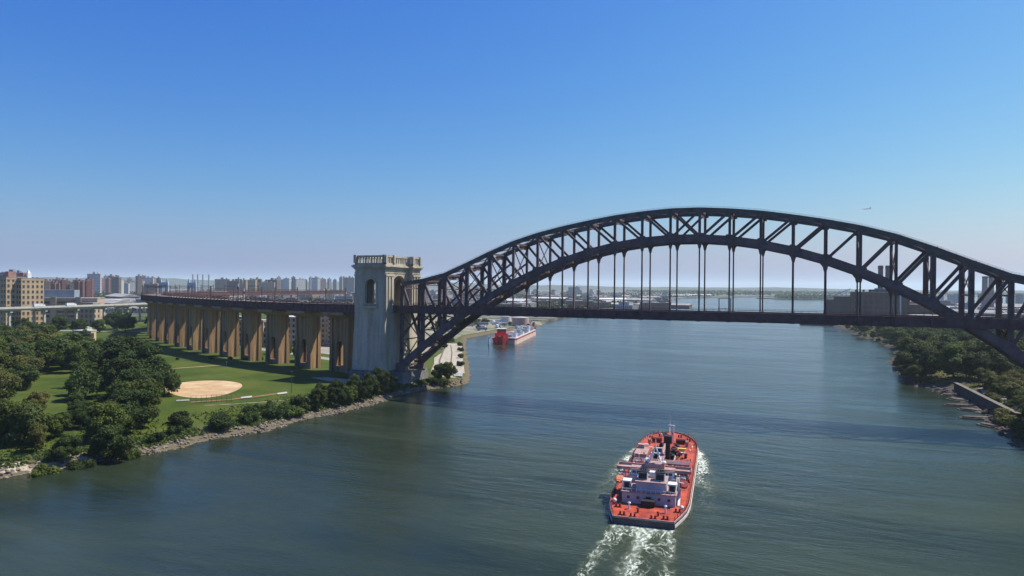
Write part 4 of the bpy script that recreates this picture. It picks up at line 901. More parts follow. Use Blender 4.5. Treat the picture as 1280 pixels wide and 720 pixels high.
zone(205, 300, 1500, 3200, ['low', 'step', 'shed', 'step'], [GREY, PALE, TAN, BROWN], 26, 10, 26, 'in the low city above the viaduct')
zone(300, 446, 1500, 3200, ['low', 'step', 'step'], [GREY, PALE, TAN, BROWN], 34, 10, 26, 'in the low city beside the tower')
zone(276, 345, 2500, 2900, ['slab', 'cross'], [BROWN, GREY, TAN], 8, 54, 68, 'in the housing above the viaduct')
zone(345, 446, 3500, 4000, ['block', 'block', 'slab'], [GREY, BROWN, PALE], 16, 66, 88, 'in the far line beside the tower')
zone(528, 640, 1400, 3400, ['low', 'step', 'step', 'slab'], [GREY, PALE, TAN, BROWN], 30, 10, 30, 'through the left half of the arch')
zone(640, 835, 1450, 3000, ['low', 'step', 'shed', 'low'], [GREY, PALE, TAN, BROWN, BRICK], 52, 8, 20, 'on the left shore behind the hangers')
zone(560, 760, 3300, 4200, ['block', 'slab', 'step'], [GREY, BROWN, PALE], 15, 26, 46, 'on the hazy ridge behind the hangers')
zone(845, 895, 3520, 3900, ['shed'], [PALE], 2, 10, 12, 'on the far waterfront beyond the bay', ROOFW)
zone(900, 1065, 5700, 6300, ['low', 'step'], [PALE], 9, 14, 30, 'on the far wooded shore of the bay', ROOFW)
zone(1130, 1285, 1500, 2600, ['low', 'shed', 'step'], [GREY, PALE, BROWN, TAN], 18, 9, 22, 'beyond the right power station')
zone(1150, 1285, 2700, 3400, ['block', 'slab', 'step'], [GREY, PALE], 8, 20, 40, 'on the hazy right horizon')
CITYB.sort(key=lambda b: b[0]); cnt = {}; tot = {}
for b in CITYB: k = (b[2], b[3].name, b[8]); tot[k] = tot.get(k, 0) + 1
for u, p, kd, m, rf, h, wd, a, where in CITYB:
    k = (kd, m.name, where); i = cnt.get(k, 0); cnt[k] = i + 1
    lab = '%s %s %s' % (CN[m.name], KN[kd][1], where) + (', %s' % ordinal(i) if tot[k] > 1 else '')
    ys = wd * (.9 if kd != 'shed' else 1)
    o = link(KN[kd][0], bp(kd, m, rf), None, (p.x, p.y, 3.8), a, (wd, ys, h / BH[kd])); tag(o, lab, 'building', 'buildings ' + where)

# nearer buildings with real windows
def window_rows(root, mesh, spots):
    for (x, y, z, a) in spots: link('window', mesh, root, (x, y, z), a)
def build_house(name, label, x, y, rot, wx, wy, z0, h, wall, nx, ny, nz, roofm=ROOFG, group=None, cat='building', zbase=1.2, extra=None):
    t = thing(name, label, cat, (x, y, z0), rot, group)
    b = MB(); b.box(-wx / 2, wx / 2, -wy / 2, wy / 2, -4, h); b.box(-wx / 2 - .25, wx / 2 + .25, -wy / 2 - .25, wy / 2 + .25, h * .96, h * .985); b.build('wall', wall, t)
    b = MB(); b.box(-wx / 2 - .3, wx / 2 + .3, -wy / 2 - .3, wy / 2 + .3, h, h + .7); b.build('roof', roofm, t)
    fh = (h - zbase) / nz; ww = min(wx / max(nx, 1), wy / max(ny, 1)) * .5; b = MB(); b.box(-ww / 2, ww / 2, -.06, .06, -fh * .27, fh * .27, 0); b.box(-ww / 2 - .12, ww / 2 + .12, -.16, .1, -fh * .27 - .22, -fh * .27 - .02, 1)
    wmh = b.mesh('window', [GLASS, ROOFG]); sp = []
    for k in range(nz):
        z = zbase + fh * (k + .5)
        for j in range(nx): sp.append((-wx / 2 + wx * (j + .5) / nx, -wy / 2 - .03, z, 0))
        for j in range(ny): sp.append((wx / 2 + .03, -wy / 2 + wy * (j + .5) / ny, z, math.pi / 2))
    window_rows(t, wmh, sp[:100])
    if extra: extra(t, h)
    return t
TANW = mat('tan_wall', (.38, .27, .155), (.46, .34, .21), rough=.9, scale=.1); BEIGE = mat('beige_wall', (.34, .28, .20), (.44, .37, .28), rough=.9, scale=.08); BRW = mat('red_brick_wall', (.26, .13, .10), (.34, .19, .15), rough=.9, scale=.1)
SLATE = mat('slate_blue', (.16, .20, .24), (.24, .28, .32), rough=.6, scale=.1)
def plant_room(t, h):
    b = MB(); b.box(-5, 4, -4, 4, h + .7, h + 5); b.box(-3, 2, -3, 2, h + 5, h + 6.5); b.build('plant_room', BRW, t)
def spire(t, h):
    b = MB(); b.box(4, 8, -2, 2, h + .7, h + 6); b.frustum(4.6, 7.4, -1.4, 1.4, h + 6, 5.9, 6.1, -.1, .1, h + 10); b.build('spire', WHITEP, t); plant_room(t, h)
c = at(27, 905); build_house('hospital_tower', 'tan hospital tower with white spire at far left behind the highway', c.x - 14, c.y + 12, 0.0, 27, 24, 6, 53, TANW, 6, 5, 9, extra=spire, group='tan hospital towers')
c = at(8, 905); build_house('hospital_tower', 'tan hospital tower cut by the left edge of the picture', c.x - 14, c.y + 12, 0.0, 27, 24, 6, 54, TANW, 6, 5, 9, extra=plant_room, group='tan hospital towers')
c = at(82, 985)
t = thing('school_building', 'long beige and slate-roofed building right of the tan hospital towers', 'building', (c.x, c.y, 5), R(38))
b = MB(); b.box(-38, 38, -14, 14, -4, 31); b.build('wall', mat('rose_brick', (.36, .25, .19), (.43, .31, .25), rough=.9, scale=.1), t)
b = MB(); b.box(-32, 10, -2, 16, 31, 41); b.build('upper_storey', SLATE, t); b = MB(); b.box(-38.4, 38.4, -14.4, 14.4, 31.02, 31.8); b.build('roof', ROOFG, t)
for k, x in enumerate((-37, -8, 18)): b = MB(); b.box(x - 3, x + 3, -15.5, -14, -4, 33); b.build('stair_tower', BEIGE, t)
for r_ in range(4):
    for x0, x1 in ((-33, -12), (-4, 14), (22, 37)): b = MB(); b.box(x0, x1, -14.12, -13.9, 9 + r_ * 5.4, 11.4 + r_ * 5.4); b.build('window_band', GLASS, t)
c = at(113, 960); build_house('gatehouse', 'small pale stepped building at the right end of the long beige building', c.x, c.y, R(20), 16, 14, 5, 26, BEIGE, 3, 2, 4)
c = at(106, 690); t = build_house('pump_house', 'small windowless tan box building on the lawn left of the viaduct', c.x, c.y, R(15), 13, 11, 5.5, 9, mat('sand_wall', (.50, .40, .22), (.56, .46, .28), rough=.9, scale=.2), 0, 1, 1, ROOFW)
c = at(30, 660); build_house('park_depot', 'long low grey-roofed depot at the left edge behind the trees', c.x, c.y, R(35), 42, 14, 5, 7, BEIGE, 8, 3, 1, ROOFG)
c = at(12, 640); build_house('park_depot', 'white-roofed open shed at the far left behind the trees', c.x - 8, c.y, R(35), 20, 10, 5, 6, BEIGE, 3, 2, 1, ROOFW)
mid = [(437, 585, 30, 18, 23, BEIGE, 7, 4, 6, 'beige building between the stone tower and the nearest pier'), (402, 600, 26, 16, 26, TANW, 6, 4, 6, 'tan building between the first and second viaduct piers'), (360, 590, 26, 16, 23, BEIGE, 6, 4, 5, 'beige building between the second and third viaduct piers'),
       (321, 600, 24, 16, 20, TANW, 6, 4, 4, 'tan building between the third and fourth viaduct piers'), (296, 640, 24, 16, 21, BEIGE, 6, 4, 5, 'beige building behind the fourth and fifth viaduct piers'), (416, 690, 40, 16, 31, BRW, 9, 4, 7, 'red brick building in the back row beside the tower'), (372, 700, 36, 16, 27, BRW, 8, 4, 6, 'red brick building in the back row behind the second pier')]
for (u, dd, wx, wy, h, wl, nx, ny, nz, lab) in mid: c = at(u, dd); build_house('hospital_wing', lab, c.x, c.y, .12, wx, wy, 6, h, wl, nx, ny, nz, crnd.choice((ROOFG, ROOFW)), 'hospital wings behind the viaduct')

# elevated highway on the left
CONCR = mat('road_concrete', (.34, .33, .29), (.46, .44, .40), rough=.9, scale=.2); ASPH = mat('asphalt', (.045, .045, .047), (.075, .074, .072), rough=.95, scale=.3)
ER = [(-505, -40), (-520, 54), (-529, 115), (-536, 177), (-546, 227), (-562, 290), (-602, 385), (-680, 520), (-800, 680)]
VC_save = VC; VC = catmull(ER, 12)
t = thing('elevated_highway', 'long pale elevated highway crossing the park at far left', 'highway')
m = MB(); sweep(m, [(-10.5, 27.0), (10.5, 27.0), (11.5, 28.8), (-11.5, 28.8)]); m.build('deck', CONCR, t)
m = MB(); sweep(m, [(-10.6, 28.81), (10.6, 28.81), (10.6, 28.9), (-10.6, 28.9)]); m.build('roadway', ASPH, t)
for s in (-1, 1): m = MB(); sweep(m, [(s * 11.2 - .25, 28.82), (s * 11.2 + .25, 28.82), (s * 11.2 + .2, 30.0), (s * 11.2 - .2, 30.0)]); m.build('parapet', CONCR, t)
acc = 0; hp = None; nh = 0; hw_pts = []
for k in range(len(VC) - 1):
    acc += (VC[k + 1] - VC[k]).length
    if acc > 34:
        acc = 0; c, d, nn = frame(k); a = math.atan2(d.y, d.x); hw_pts.append((c.copy(), a)); lab = 'pale concrete column pair under the elevated highway, %s' % ordinal(nh).replace('left', 'the left end')
        if hp is None:
            hp = thing('highway_pier', lab, 'pier', (c.x, c.y, 0), a, 'piers of the elevated highway')
            for s in (-1, 1): m = MB(); m.frustum(-1.2, 1.2, s * 7 - 1.2, s * 7 + 1.2, 2, -.9, .9, s * 7 - .9, s * 7 + .9, 25.0); m.build('column', CONCR, hp)
            m = MB(); m.box(-1.3, 1.3, -10, 10, 25.0, 26.98); m.build('crossbeam', CONCR, hp)
        else: dup(hp, (c.x, c.y, 0), a, label=lab)
        nh += 1
# white lorries on and below it
def make_truck(label, loc, rot, col):
    t = thing('lorry', label, 'lorry', loc, rot, 'white lorries by the highway')
    b = MB(); b.box(-6.4, 3.2, -1.3, 1.3, 1.1, 4.0); b.box(-6.5, 3.3, -1.34, 1.34, 3.96, 4.06); b.build('cargo_box', col, t)
    b = MB(); b.extrude([(3.5, -1.2, .8), (6.0, -1.2, .8), (6.0, -1.2, 2.0), (5.5, -1.2, 3.2), (3.5, -1.2, 3.3)], (0, 2.4, 0)); cb = b.build('cab', col, t)
    b = MB(); b.extrude([(5.62, -1.05, 3.0), (6.04, -1.05, 2.05), (6.06, -1.05, 2.05), (5.66, -1.05, 3.02)], (0, 2.1, 0)); b.build('windscreen', GLASS, cb)
    b = MB(); b.box(-6.3, 5.8, -.5, .5, .75, 1.08); b.build('chassis', POLE, t)
    for x in (-5.2, -3.9, 4.7):
        for s in (-1, 1): b = MB(); b.tube((x, s * .85, .5), (x, s * 1.25, .5), .5, n=10); b.build('wheel', POLE, t)
    return t
for k, (u, dd, z, a, lab) in enumerate([(66, 902, 28.9, 1.6, 'white lorry on the highway nearest the tan hospital'), (84, 912, 28.9, 1.6, 'white lorry on the highway, right one of two'),
                                  (27, 770, 6.5, 1.2, 'long white lorry parked under the highway at far left'), (62, 800, 6.5, .6, 'white lorry parked under the middle of the highway'), (107, 825, 6.5, 1.4, 'small white lorry under the right part of the highway')]):
    c = at(u, dd); 
    if z > 20:
        best = min(hw_pts, key=lambda h: abs(math.atan2(h[0].x - CAM.x, h[0].y - CAM.y) - math.atan2(c.x - CAM.x, c.y - CAM.y))); c, a = best[0], best[1]
    else: z = hl(c.x, c.y) if c.x > -690 else 4.2
    make_truck(lab, (c.x, c.y, z), a, WHITEP)
VC = VC_save

# pale blue lift-bridge towers in the distance
BLUES = mat('pale_blue_steel', (.30, .37, .43), (.38, .45, .52), rough=.6, scale=.2)
for u, lab in ((205, 'pale blue-grey steel portal tower far behind the viaduct, left one of two'), (240, 'pale blue-grey steel portal tower far behind the viaduct, right one of two')):
    p = at(u, 1300); t = thing('lift_bridge_tower', lab, 'bridge tower', (p.x, p.y, 4), R(28), 'pale blue portal towers')
    for s in (-1, 1): b = MB(); b.frustum(s * 6 - 2, s * 6 + 2, -2.5, 2.5, 0, s * 5.6 - 1.6, s * 5.6 + 1.6, -2, 2, 50); b.frustum(s * 5.6 - 1.6, s * 5.6 + 1.6, -2, 2, 50, s * 5 - .6, s * 5 + .6, -.8, .8, 58); b.build('leg', BLUES, t)
    b = MB(); wall_with_arch(b, 'y', -1.8, 3.6, -4.4, 4.4, 34, 52, 0, 3.6, 34.2, 42); b.build('portal', BLUES, t); b = MB(); b.box(-4, 4, -1.6, 1.6, 16, 18); b.build('crossbeam', BLUES, t)
for k, u in enumerate((241, 247, 253.5, 261)):
    p = at(u, 4900); t = thing('chimney', 'thin grey chimney of four on the far ridge, %s' % ordinal(k), 'chimney', (p.x, p.y, 3), 0, 'four far chimneys'); b = MB(); b.tube((0, 0, 0), (0, 0, 106), 5.5, 4.0, 10); b.build('stack', mat('haze_grey', (.20, .20, .21), (.28, .28, .28), scale=.05), t)
    b = MB(); b.tube((0, 0, 92), (0, 0, 97), 4.9, 4.8, 10); b.build('band', BRW, t)

# power station on the right bank
DKB = windowed('power_brick', (.10, .05, .042), (.03, .03, .035), 7.5, 9.0, .35, .6, rnd=0); DKB2 = mat('power_dark', (.055, .04, .04), (.085, .06, .055), rough=.85, scale=.1)
p = at(1104, 1275); t = thing('power_station', 'dark brown brick power station on the right bank behind the bridge', 'power station', (p.x, p.y, 4), R(-8))
b = MB(); b.box(-46, 38, -25, 28, -4, 45.5); b.box(-20, 33, -18, 22, 45.5, 50); b.build('boiler_house', DKB, t)
b = MB(); b.box(-46.5, 38.5, -25.5, 28.5, 45.4, 46.4); b.box(-12, 24, -12, 12, 50, 52.2); b.build('roof', ROOFG, t)
b = MB(); b.box(-86, -46.2, -20, 26, -4, 33); b.box(-72, -46.2, -12, 20, 33, 38); b.build('turbine_hall', DKB2, t)
b = MB(); b.extrude([(-74, -14, 38.2), (-46.5, -14, 50), (-46.5, -14, 51.5), (-74, -14, 39.7)], (0, 7, 0)); b.build('conveyor', mat('zinc', (.55, .56, .57), (.7, .7, .7), rough=.4, scale=.1), t)
b = MB(); b.box(38.2, 82, -22, 30, -4, 27); b.box(82, 150, -14, 24, -4, 16); b.build('annex', DKB, t)
b = MB()
for k in range(7): b.tube((-38 + k * 11, -20, 46.4), (-38 + k * 11, -20, 49.5), 1.6, 1.6, 8)
b.build('roof_vent', DKB2, t)
for x in (-4, 6.5):
    b = MB(); b.tube((x, 0, 46), (x, 0, 89), 4.2, 3.6, 16); sk = b.build('chimney', mat('stack_dark', (.07, .05, .055), (.10, .075, .075), scale=.1), t); b = MB(); b.tube((x, 0, 84), (x, 0, 87.5), 4.1, 4.1, 16); b.build('collar', DKB2, sk)
b = MB(); b.tube((25.5, -26.5, 0), (25.5, -26.5, 50), 1.2, 1.0, 10); b.build('white_flue', WHITEP, t)
for k, u in enumerate((1231, 1239)):
    p = at(u, 1700); t = thing('chimney', 'short grey chimney beyond the right end of the arch, %s one of two' % ('left', 'right')[k], 'chimney', (p.x, p.y, 4), 0, 'pair of grey chimneys on the right'); b = MB(); b.tube((0, 0, 0), (0, 0, 78), 5.5, 4.8, 14); b.build('stack', mat('stack_grey', (.16, .13, .13), (.22, .18, .18), scale=.1), t); b = MB(); b.tube((0, 0, 75), (0, 0, 77.5), 5.3, 5.3, 14); b.build('collar', DKB2, t)
for k, (u, dd, wx, wy, h, a, ml, lab) in enumerate([(1215, 1130, 150, 40, 14, -.5, BRW, 'long low red-brown shed behind the right end of the arch'), (1262, 1250, 110, 36, 16, -.5, GREY, 'long grey shed at the right edge behind the arch'), (1180, 1330, 90, 34, 13, -.5, PALE, 'pale flat shed right of the power station')]):
    p = at(u, dd); build_house('industrial_shed', lab, p.x, p.y, a, wx, wy, 4, h, ml, 12, 4, 2, ROOFG, 'industrial sheds on the right')
for k, (x, y, wx, wy, h, a, rf, lab) in enumerate([(330, 300, 18, 9, 5, .5, ROOFW, 'white-roofed pavilion among the right bank trees'), (345, 322, 26, 9, 5, .45, ROOFW, 'long white-roofed building in the right bank park'), (296, 84, 7, 5, 4, .2, ROOFW, 'small pale hut above the sea wall'), (352, 380, 20, 12, 6, .4, ROOFW, 'white-roofed house near the arch on the right bank')]):
    build_house('park_building', lab, x, y, a, wx, wy, hr(x, y), h, BEIGE, 5, 2, 1, rf, 'small buildings in the right bank park')
for k, (x, y, a) in enumerate([(327, 280, .5), (331, 282, .5), (335, 284, .5), (338, 300, .45), (342, 303, .45), (346, 306, .4)]):
    t = thing('parked_car', '%s parked car in the right bank car park, %s' % (['white', 'silver', 'white', 'dark', 'white', 'silver'][k], ordinal(k)), 'car', (x, y, hr(x, y) + .35), a, 'cars in the right bank car park')
    cm = [WHITEP, mat('silver_paint', (.4, .41, .42), (.45, .45, .46), rough=.3, scale=1), WHITEP, POLE, WHITEP, mat('silver_paint', (.4, .41, .42))][k]
    b = MB(); b.extrude([(-2.2, -.88, .3), (2.2, -.88, .3), (2.25, -.88, .8), (1.1, -.88, .95), (-2.2, -.88, .98)], (0, 1.76, 0)); b.build('body', cm, t)
    b = MB(); b.frustum(-1.9, 1.1, -.82, .82, .96, -1.4, .4, -.66, .66, 1.45); b.build('cabin', GLASS, t); b = MB(); b.box(-1.38, .38, -.64, .64, 1.452, 1.48); b.build('roof', cm, t)
    for x2 in (-1.35, 1.4):
        for s in (-1, 1): b = MB(); b.tube((x2, s * .68, .32), (x2, s * .9, .32), .32, n=10); b.build('wheel', POLE, t)
# storage tanks and yard trailers on the left shore beyond the arch
for k, (u, dd, r_, h, c1, lab) in enumerate([(651, 905, 11, 10, (.50, .34, .27), 'wide salmon-pink storage tank on the left shore beyond the arch'), (633, 950, 7, 9, (.50, .49, .46), 'pale storage tank beside the pink tank')]):
    p = at(u, dd); t = thing('storage_tank', lab, 'tank', (p.x, p.y, 4), 0, 'storage tanks'); b = MB(); b.tube((0, 0, 0), (0, 0, h), r_, r_, 28); b.build('shell', mat('tank_%d' % k, c1, tuple(x * .85 for x in c1), rough=.7, scale=.1), t); b = MB(); b.tube((0, 0, h + .02), (0, 0, h + 1.4), r_ * 1.01, .5, 28); b.build('roof', ROOFG, t)
for k in range(34):
    for tr in range(40):
        u = crnd.uniform(560, 672); dd = crnd.uniform(640, 980); p = at(u, dd)
        if float(sdist([p.x], [p.y], POLY_L)[0]) > 9: break
    if k == 0: pass
    t = thing('trailer', 'pale box trailer in the gravel yard beyond the arch foot', 'trailer', (p.x, p.y, 3.4 if p.x < -690 else hl(p.x, p.y)), crnd.choice((.3, .4, 1.9)), 'box trailers in the gravel yard')
    b = MB(); b.box(-6, 6, -1.3, 1.3, 1.1, 4); b.build('body', WHITEP if k % 3 else SLATE, t); b = MB()
    for x in (-4.6, -3.4, 4): b = MB(); b.tube((x, -1.1, .5), (x, 1.1, .5), .5, n=8); b.build('wheel', POLE, t)
for k in range(9):
    p = at(556 + 9 * k + crnd.uniform(-3, 3), crnd.uniform(660, 940))
    if float(sdist([p.x], [p.y], POLY_L)[0]) < 14: continue
    rf = crnd.choice((ROOFG, ROOFG, ROOFW)); build_house('yard_shed', 'low shed in the gravel yard beyond the arch foot, %s' % ordinal(k), p.x, p.y, crnd.choice((.3, .5, 1.0)), crnd.uniform(12, 22), 9, hl(p.x, p.y) if p.x > -690 else 4, crnd.uniform(4, 6), crnd.choice((BEIGE, BRW, BEIGE)), 4, 2, 1, rf, 'sheds in the gravel yard')
rows = []
for k in range(26):
    p = at(crnd.uniform(535, 655), crnd.uniform(560, 960)); rows.append((p.x, p.y, pick(crnd, (('shrubd', 2), ('shrubm', 2), ('dark', 2), ('mid', 1))), crnd.uniform(4, 8), 1.1))
plant([r for r in rows if float(sdist([r[0]], [r[1]], POLY_L)[0]) > 5 and r[0] > -690], 'in the yard beyond the arch foot', 'trees and shrubs in the gravel yard', hl, crnd)
t = thing('quay_shed', 'small white stepped shed at the near corner of the quay', 'shed', (14, 30, 3), R(25)); b = MB()
for k in range(4): b.box(-2.2, 2.2, -4 + k * 2, -2 + k * 2, 0, 1 + k * .55)
b.build('steps', WHITEP, t); b = MB(); b.box(-1.5, 1.5, 4.02, 6, 0, 2.6); b.build('cabin', ROOFG, t)

# ------------------------------------------------------------------ vessels
RED = mat('red_deck', (.20, .026, .015), (.47, .078, .036), rough=.65, scale=.30, spec=.3, detail=8); PINK = mat('faded_red', (.26, .15, .135), (.42, .29, .27), rough=.7, scale=.5)
WHT = mat('ship_white', (.62, .62, .61), (.78, .78, .76), rough=.5, scale=.6, spec=.35); SHG = mat('ship_grey', (.30, .34, .37), (.42, .46, .48), rough=.6, scale=.3); BLK = mat('black_paint', (.012, .012, .014), (.03, .028, .028), rough=.6, scale=.6)
HULLR = mat('hull_side', (.045, .042, .048), (.085, .072, .075), rough=.5, scale=.4); YEL = mat('yellow_paint', (.60, .45, .10), (.70, .55, .18), rough=.6, scale=1); DKR = mat('dark_red', (.12, .015, .015), (.2, .03, .03), rough=.7, scale=.6)
ship = thing('tanker', 'red-decked white-housed tanker seen from astern in mid river', 'tanker', (164.8, -163.5, -3.0), R(6))
def hw_at(y):   # half breadth of the deck at station y
    if y < 12: return 7.2 + 2.8 * math.sin(math.pi / 2 * (y + 4) / 16)
    if y < 64: return 10.0
    t = (y - 64) / 25.5; return 10.0 * max(0.0, 1 - t ** 2.6) ** .5
def dz_at(y): return 4.5 + (1.7 * max(0, (y - 40) / 49.5) ** 1.6)
ST = [-4, -3, -1, 2, 6, 12, 20, 30, 40, 50, 58, 64, 68, 72, 76, 79, 82, 84.5, 86.5, 88, 89, 89.5]
m = MB(); ring = []
vs = []; fs = []; n = 6
for y in ST:
    h = max(hw_at(y), .05); d = dz_at(y); k = 1 if y < 70 else 1 - .35 * ((y - 70) / 19.5) ** 2; hb = h * (k if y < 70 else k) * (.96 if y > 4 else .86)
    for (f, z) in ((1, d), (1.0, 2.4), (hb / h, 0.9), (hb / h * .96, -1.5)): vs.append((h * f, y - (1.5 * (d - z) / d if y > 70 else 0), z))
    for (f, z) in ((hb / h * .96, -1.5), (hb / h, 0.9), (1.0, 2.4), (1, d)): vs.append((-h * f, y - (1.5 * (d - z) / d if y > 70 else 0), z))
for k in range(len(ST) - 1):
    for j in range(7): a = k * 8 + j; fs.append((a, a + 1, a + 9, a + 8))
fs += [tuple(range(8)), tuple(range((len(ST) - 1) * 8, len(ST) * 8))[::-1]]
m.add(vs, fs); hull = m.build('hull', HULLR, ship)
def ring_strip(o0, z0, o1, z1, y0=-4, mi=0):
    """side strip following the deck edge"""
    mb = MB()
    for s in (-1, 1):
        v = []; f = []
        for y in ST:
            h = max(hw_at(y), .05); d = dz_at(y); v += [(s * (h + o0), y, d + z0), (s * (h + o1), y, d + z0), (s * (h + o1), y, d + z1), (s * (h + o0), y, d + z1)]
        for k in range(len(ST) - 1):
            for j in range(4): a = k * 4 + j; b2 = k * 4 + (j + 1) % 4; f.append((a, b2, b2 + 4, a + 4))
        mb.add(v, f)
    return mb
m = ring_strip(.02, -1.0, .14, -.3); m.build('white_stripe', mat('hull_pale_stripe', (.50, .46, .44), (.66, .60, .57), rough=.6, scale=.6), hull)
m = MB(); v = []; f = []
for y in ST: h = max(hw_at(y) - .05, .04); v += [(-h, y, dz_at(y) + .05), (0, y, dz_at(y) + .16), (h, y, dz_at(y) + .05)]
for k in range(len(ST) - 1): a = k * 3; f += [(a, a + 1, a + 4, a + 3), (a + 1, a + 2, a + 5, a + 4)]
m.add(v, f); m.build('deck', RED, ship)
m = ring_strip(-.25, .05, -.05, .5); m.box(-7.1, 7.1, -4, -3.8, 4.55, 5.0); m.build('bulwark', PINK, ship)
for s in (-1, 1):
    m = MB(); pts = [Vector((s * (max(hw_at(y), .05) - .3), y, dz_at(y))) for y in np.arange(-3, 89, 2.0)]
    for k, q in enumerate(pts):
        m.beam(q, q + Vector((0, 0, 1.45)), .13, .13, (0, 1, 0))
        if k: 
            for z in (.75, 1.4): m.beam(pts[k - 1] + Vector((0, 0, z)), q + Vector((0, 0, z)), .07, .07)
    m.build('deck_railing', DKR, ship)
# after house
def part(name, mb, mt, par=None): return mb.build(name, mt, par or ship)
m = MB(); m.box(-6.6, 6.6, 8, 25, 4.5, 7.4); d1 = part('deckhouse', m, SHG)
m = MB(); m.box(-6.9, 6.9, 7.6, 25.4, 7.4, 7.62); part('boat_deck', m, PINK, d1)
m = MB()
for s in (-1, 1):
    for y in (11, 14.5, 18, 21.5): m = MB(); m.tube((s * 6.62, y, 6.1), (s * 6.68, y, 6.1), .32, n=10); part('porthole', m, GLASS, d1)
for x in (-5, -2.6, 2.6, 5): m = MB(); m.box(x - .35, x + .35, 7.92, 7.99, 5.8, 6.5); part('window', m, GLASS, d1)
m = MB(); m.box(-.6, .6, 7.9, 7.99, 4.6, 6.6); part('door', m, DKR, d1)
m = MB(); m.box(-3.2, 4.2, 8.6, 15.6, 7.62, 11.2); cs = part('engine_casing', m, SHG)
m = MB(); m.box(-3.4, 4.4, 8.4, 15.8, 11.2, 11.4); part('casing_top', m, PINK, cs)
for x in (-1.7, 2.6):
    m = MB(); m.box(x - 1.15, x + 1.15, 10.2, 12.6, 11.4, 14.2); fn = part('funnel', m, SHG)
    m = MB(); m.box(x - .95, x + .95, 10.08, 10.2, 11.8, 13.8); part('louvre', m, BLK, fn); m = MB(); m.box(x - 1.25, x + 1.25, 10.1, 12.7, 14.2, 14.55); part('funnel_top', m, BLK, fn)
    m = MB()
    for e in (-.5, .1, .6): m.tube((x + e, 11.4, 14.5), (x + e, 11.2, 15.4), .16, n=8)
    part('exhaust_pipe', m, BLK, fn)
m = MB(); m.box(-.3, 1.4, 12.9, 14.6, 11.4, 13.4); m.box(.6, 2.4, 13.6, 15.3, 11.41, 12.6); part('white_locker', m, WHT, cs)
for x in (-5.6, 5.7):
    m = MB(); m.box(x - .9, x + .9, 9.4, 11.6, 7.62, 10.6); vt = part('vent_trunk', m, SHG); m = MB(); m.box(x - 1.05, x + 1.05, 9.2, 11.8, 10.6, 10.95); part('trunk_cap', m, WHT, vt); m = MB(); m.box(x - .6, x + .6, 9.28, 9.4, 8, 10.2); part('louvre', m, BLK, vt)
m = MB(); m.box(-6.0, 6.0, 17.5, 24, 7.62, 10.1); wh = part('accommodation', m, SHG)
m = MB(); m.box(-5.6, 5.6, 18.4, 23.6, 10.1, 12.4); wb = part('wheelhouse', m, WHT)
m = MB(); m.box(-9.4, 9.9, 18.6, 22.6, 12.0, 12.35); m.box(-9.4, 9.9, 22.4, 22.6, 12.35, 13.3); m.box(-9.4, 9.9, 18.6, 18.75, 12.35, 13.1); m.box(-9.4, -9.25, 18.75, 22.4, 12.35, 13.2); m.box(9.75, 9.9, 18.75, 22.4, 12.35, 13.2); part('bridge_wing', m, PINK, wb)
m = MB(); m.box(-5.75, 5.75, 18.2, 23.8, 12.4, 12.7); m.box(-2.5, 3, 19.3, 22.6, 12.7, 14.6); part('top_deck', m, PINK, wb)
m = MB()
for k in range(9): m.box(-5.2 + k * 1.18, -4.3 + k * 1.18, 18.3, 18.42, 10.9, 11.9)
for k in range(9): m.box(-5.2 + k * 1.18, -4.3 + k * 1.18, 23.58, 23.68, 10.9, 11.9)
part('wheelhouse_window', m, GLASS, wb)
m = MB()
for x in (-9, -7.6, 7.9, 9.4): m.beam((x, 20.6, 10.2), (x, 20.6, 12), .2, .2, (0, 1, 0)); 
m.box(-9.2, -6, 20.2, 21, 10.0, 10.2); m.box(6, 9.5, 20.2, 21, 10.0, 10.2); part('wing_support', m, SHG, wb)
m = MB()
for s in (-1, 1): m.beam((.6 + s * 1.5, 20, 14.6), (.6 + s * .25, 20.8, 19.2), .34, .34); m.beam((.6 + s * 1.2, 22, 14.6), (.6 + s * .2, 21.2, 19.2), .3, .3)
m.box(-.6, 1.8, 20.4, 21.4, 17.2, 17.5); m.tube((.6, 21, 19), (.6, 21, 22.4), .2, .08); m.box(-1.2, 2.4, 20.8, 21.2, 19.1, 19.4); mast = part('radar_mast', m, WHT)
for x, y, z, r_ in ((-1.6, 21, 15.5, .8), (2.9, 20, 15.3, .65)): m = MB(); m.ball((x, y, z), r_); part('radome', m, WHT, mast)
for s in (-1, 1):
    m = MB(); 
    vv = []; 
    for k in range(9): t_ = k / 8; w_ = 1.25 * math.sin(math.pi * (.12 + .76 * t_)); vv.append((w_, 11.6 + 6.5 * t_, w_))
    o = len(m.v); V = []; F = []
    for (w_, y, hgt) in vv: V += [(s * 8.2 - w_, y, 9.2), (s * 8.2 - w_ * .7, y, 9.2 - hgt * .9), (s * 8.2 + w_ * .7, y, 9.2 - hgt * .9), (s * 8.2 + w_, y, 9.2), (s * 8.2 + w_ * .6, y, 9.2 + hgt * .7), (s * 8.2 - w_ * .6, y, 9.2 + hgt * .7)]
    for k in range(8):
        for j in range(6): a = k * 6 + j; b2 = k * 6 + (j + 1) % 6; F.append((a, b2, b2 + 6, a + 6))
    F += [tuple(range(6))[::-1], tuple(range(48, 54))]
    m.add(V, F); lb = part('lifeboat', m, DKR if s > 0 else mat('boat_orange', (.5, .13, .05), (.55, .18, .08), rough=.5)); m = MB()
    for y in (12.6, 17): m.beam((s * 7.0, y, 4.6), (s * 7.2, y, 10.6), .25, .25, (0, 1, 0)); m.beam((s * 7.2, y, 10.6), (s * 8.4, y, 10.4), .22, .22)
    part('davit', m, WHT, lb)
m = MB()
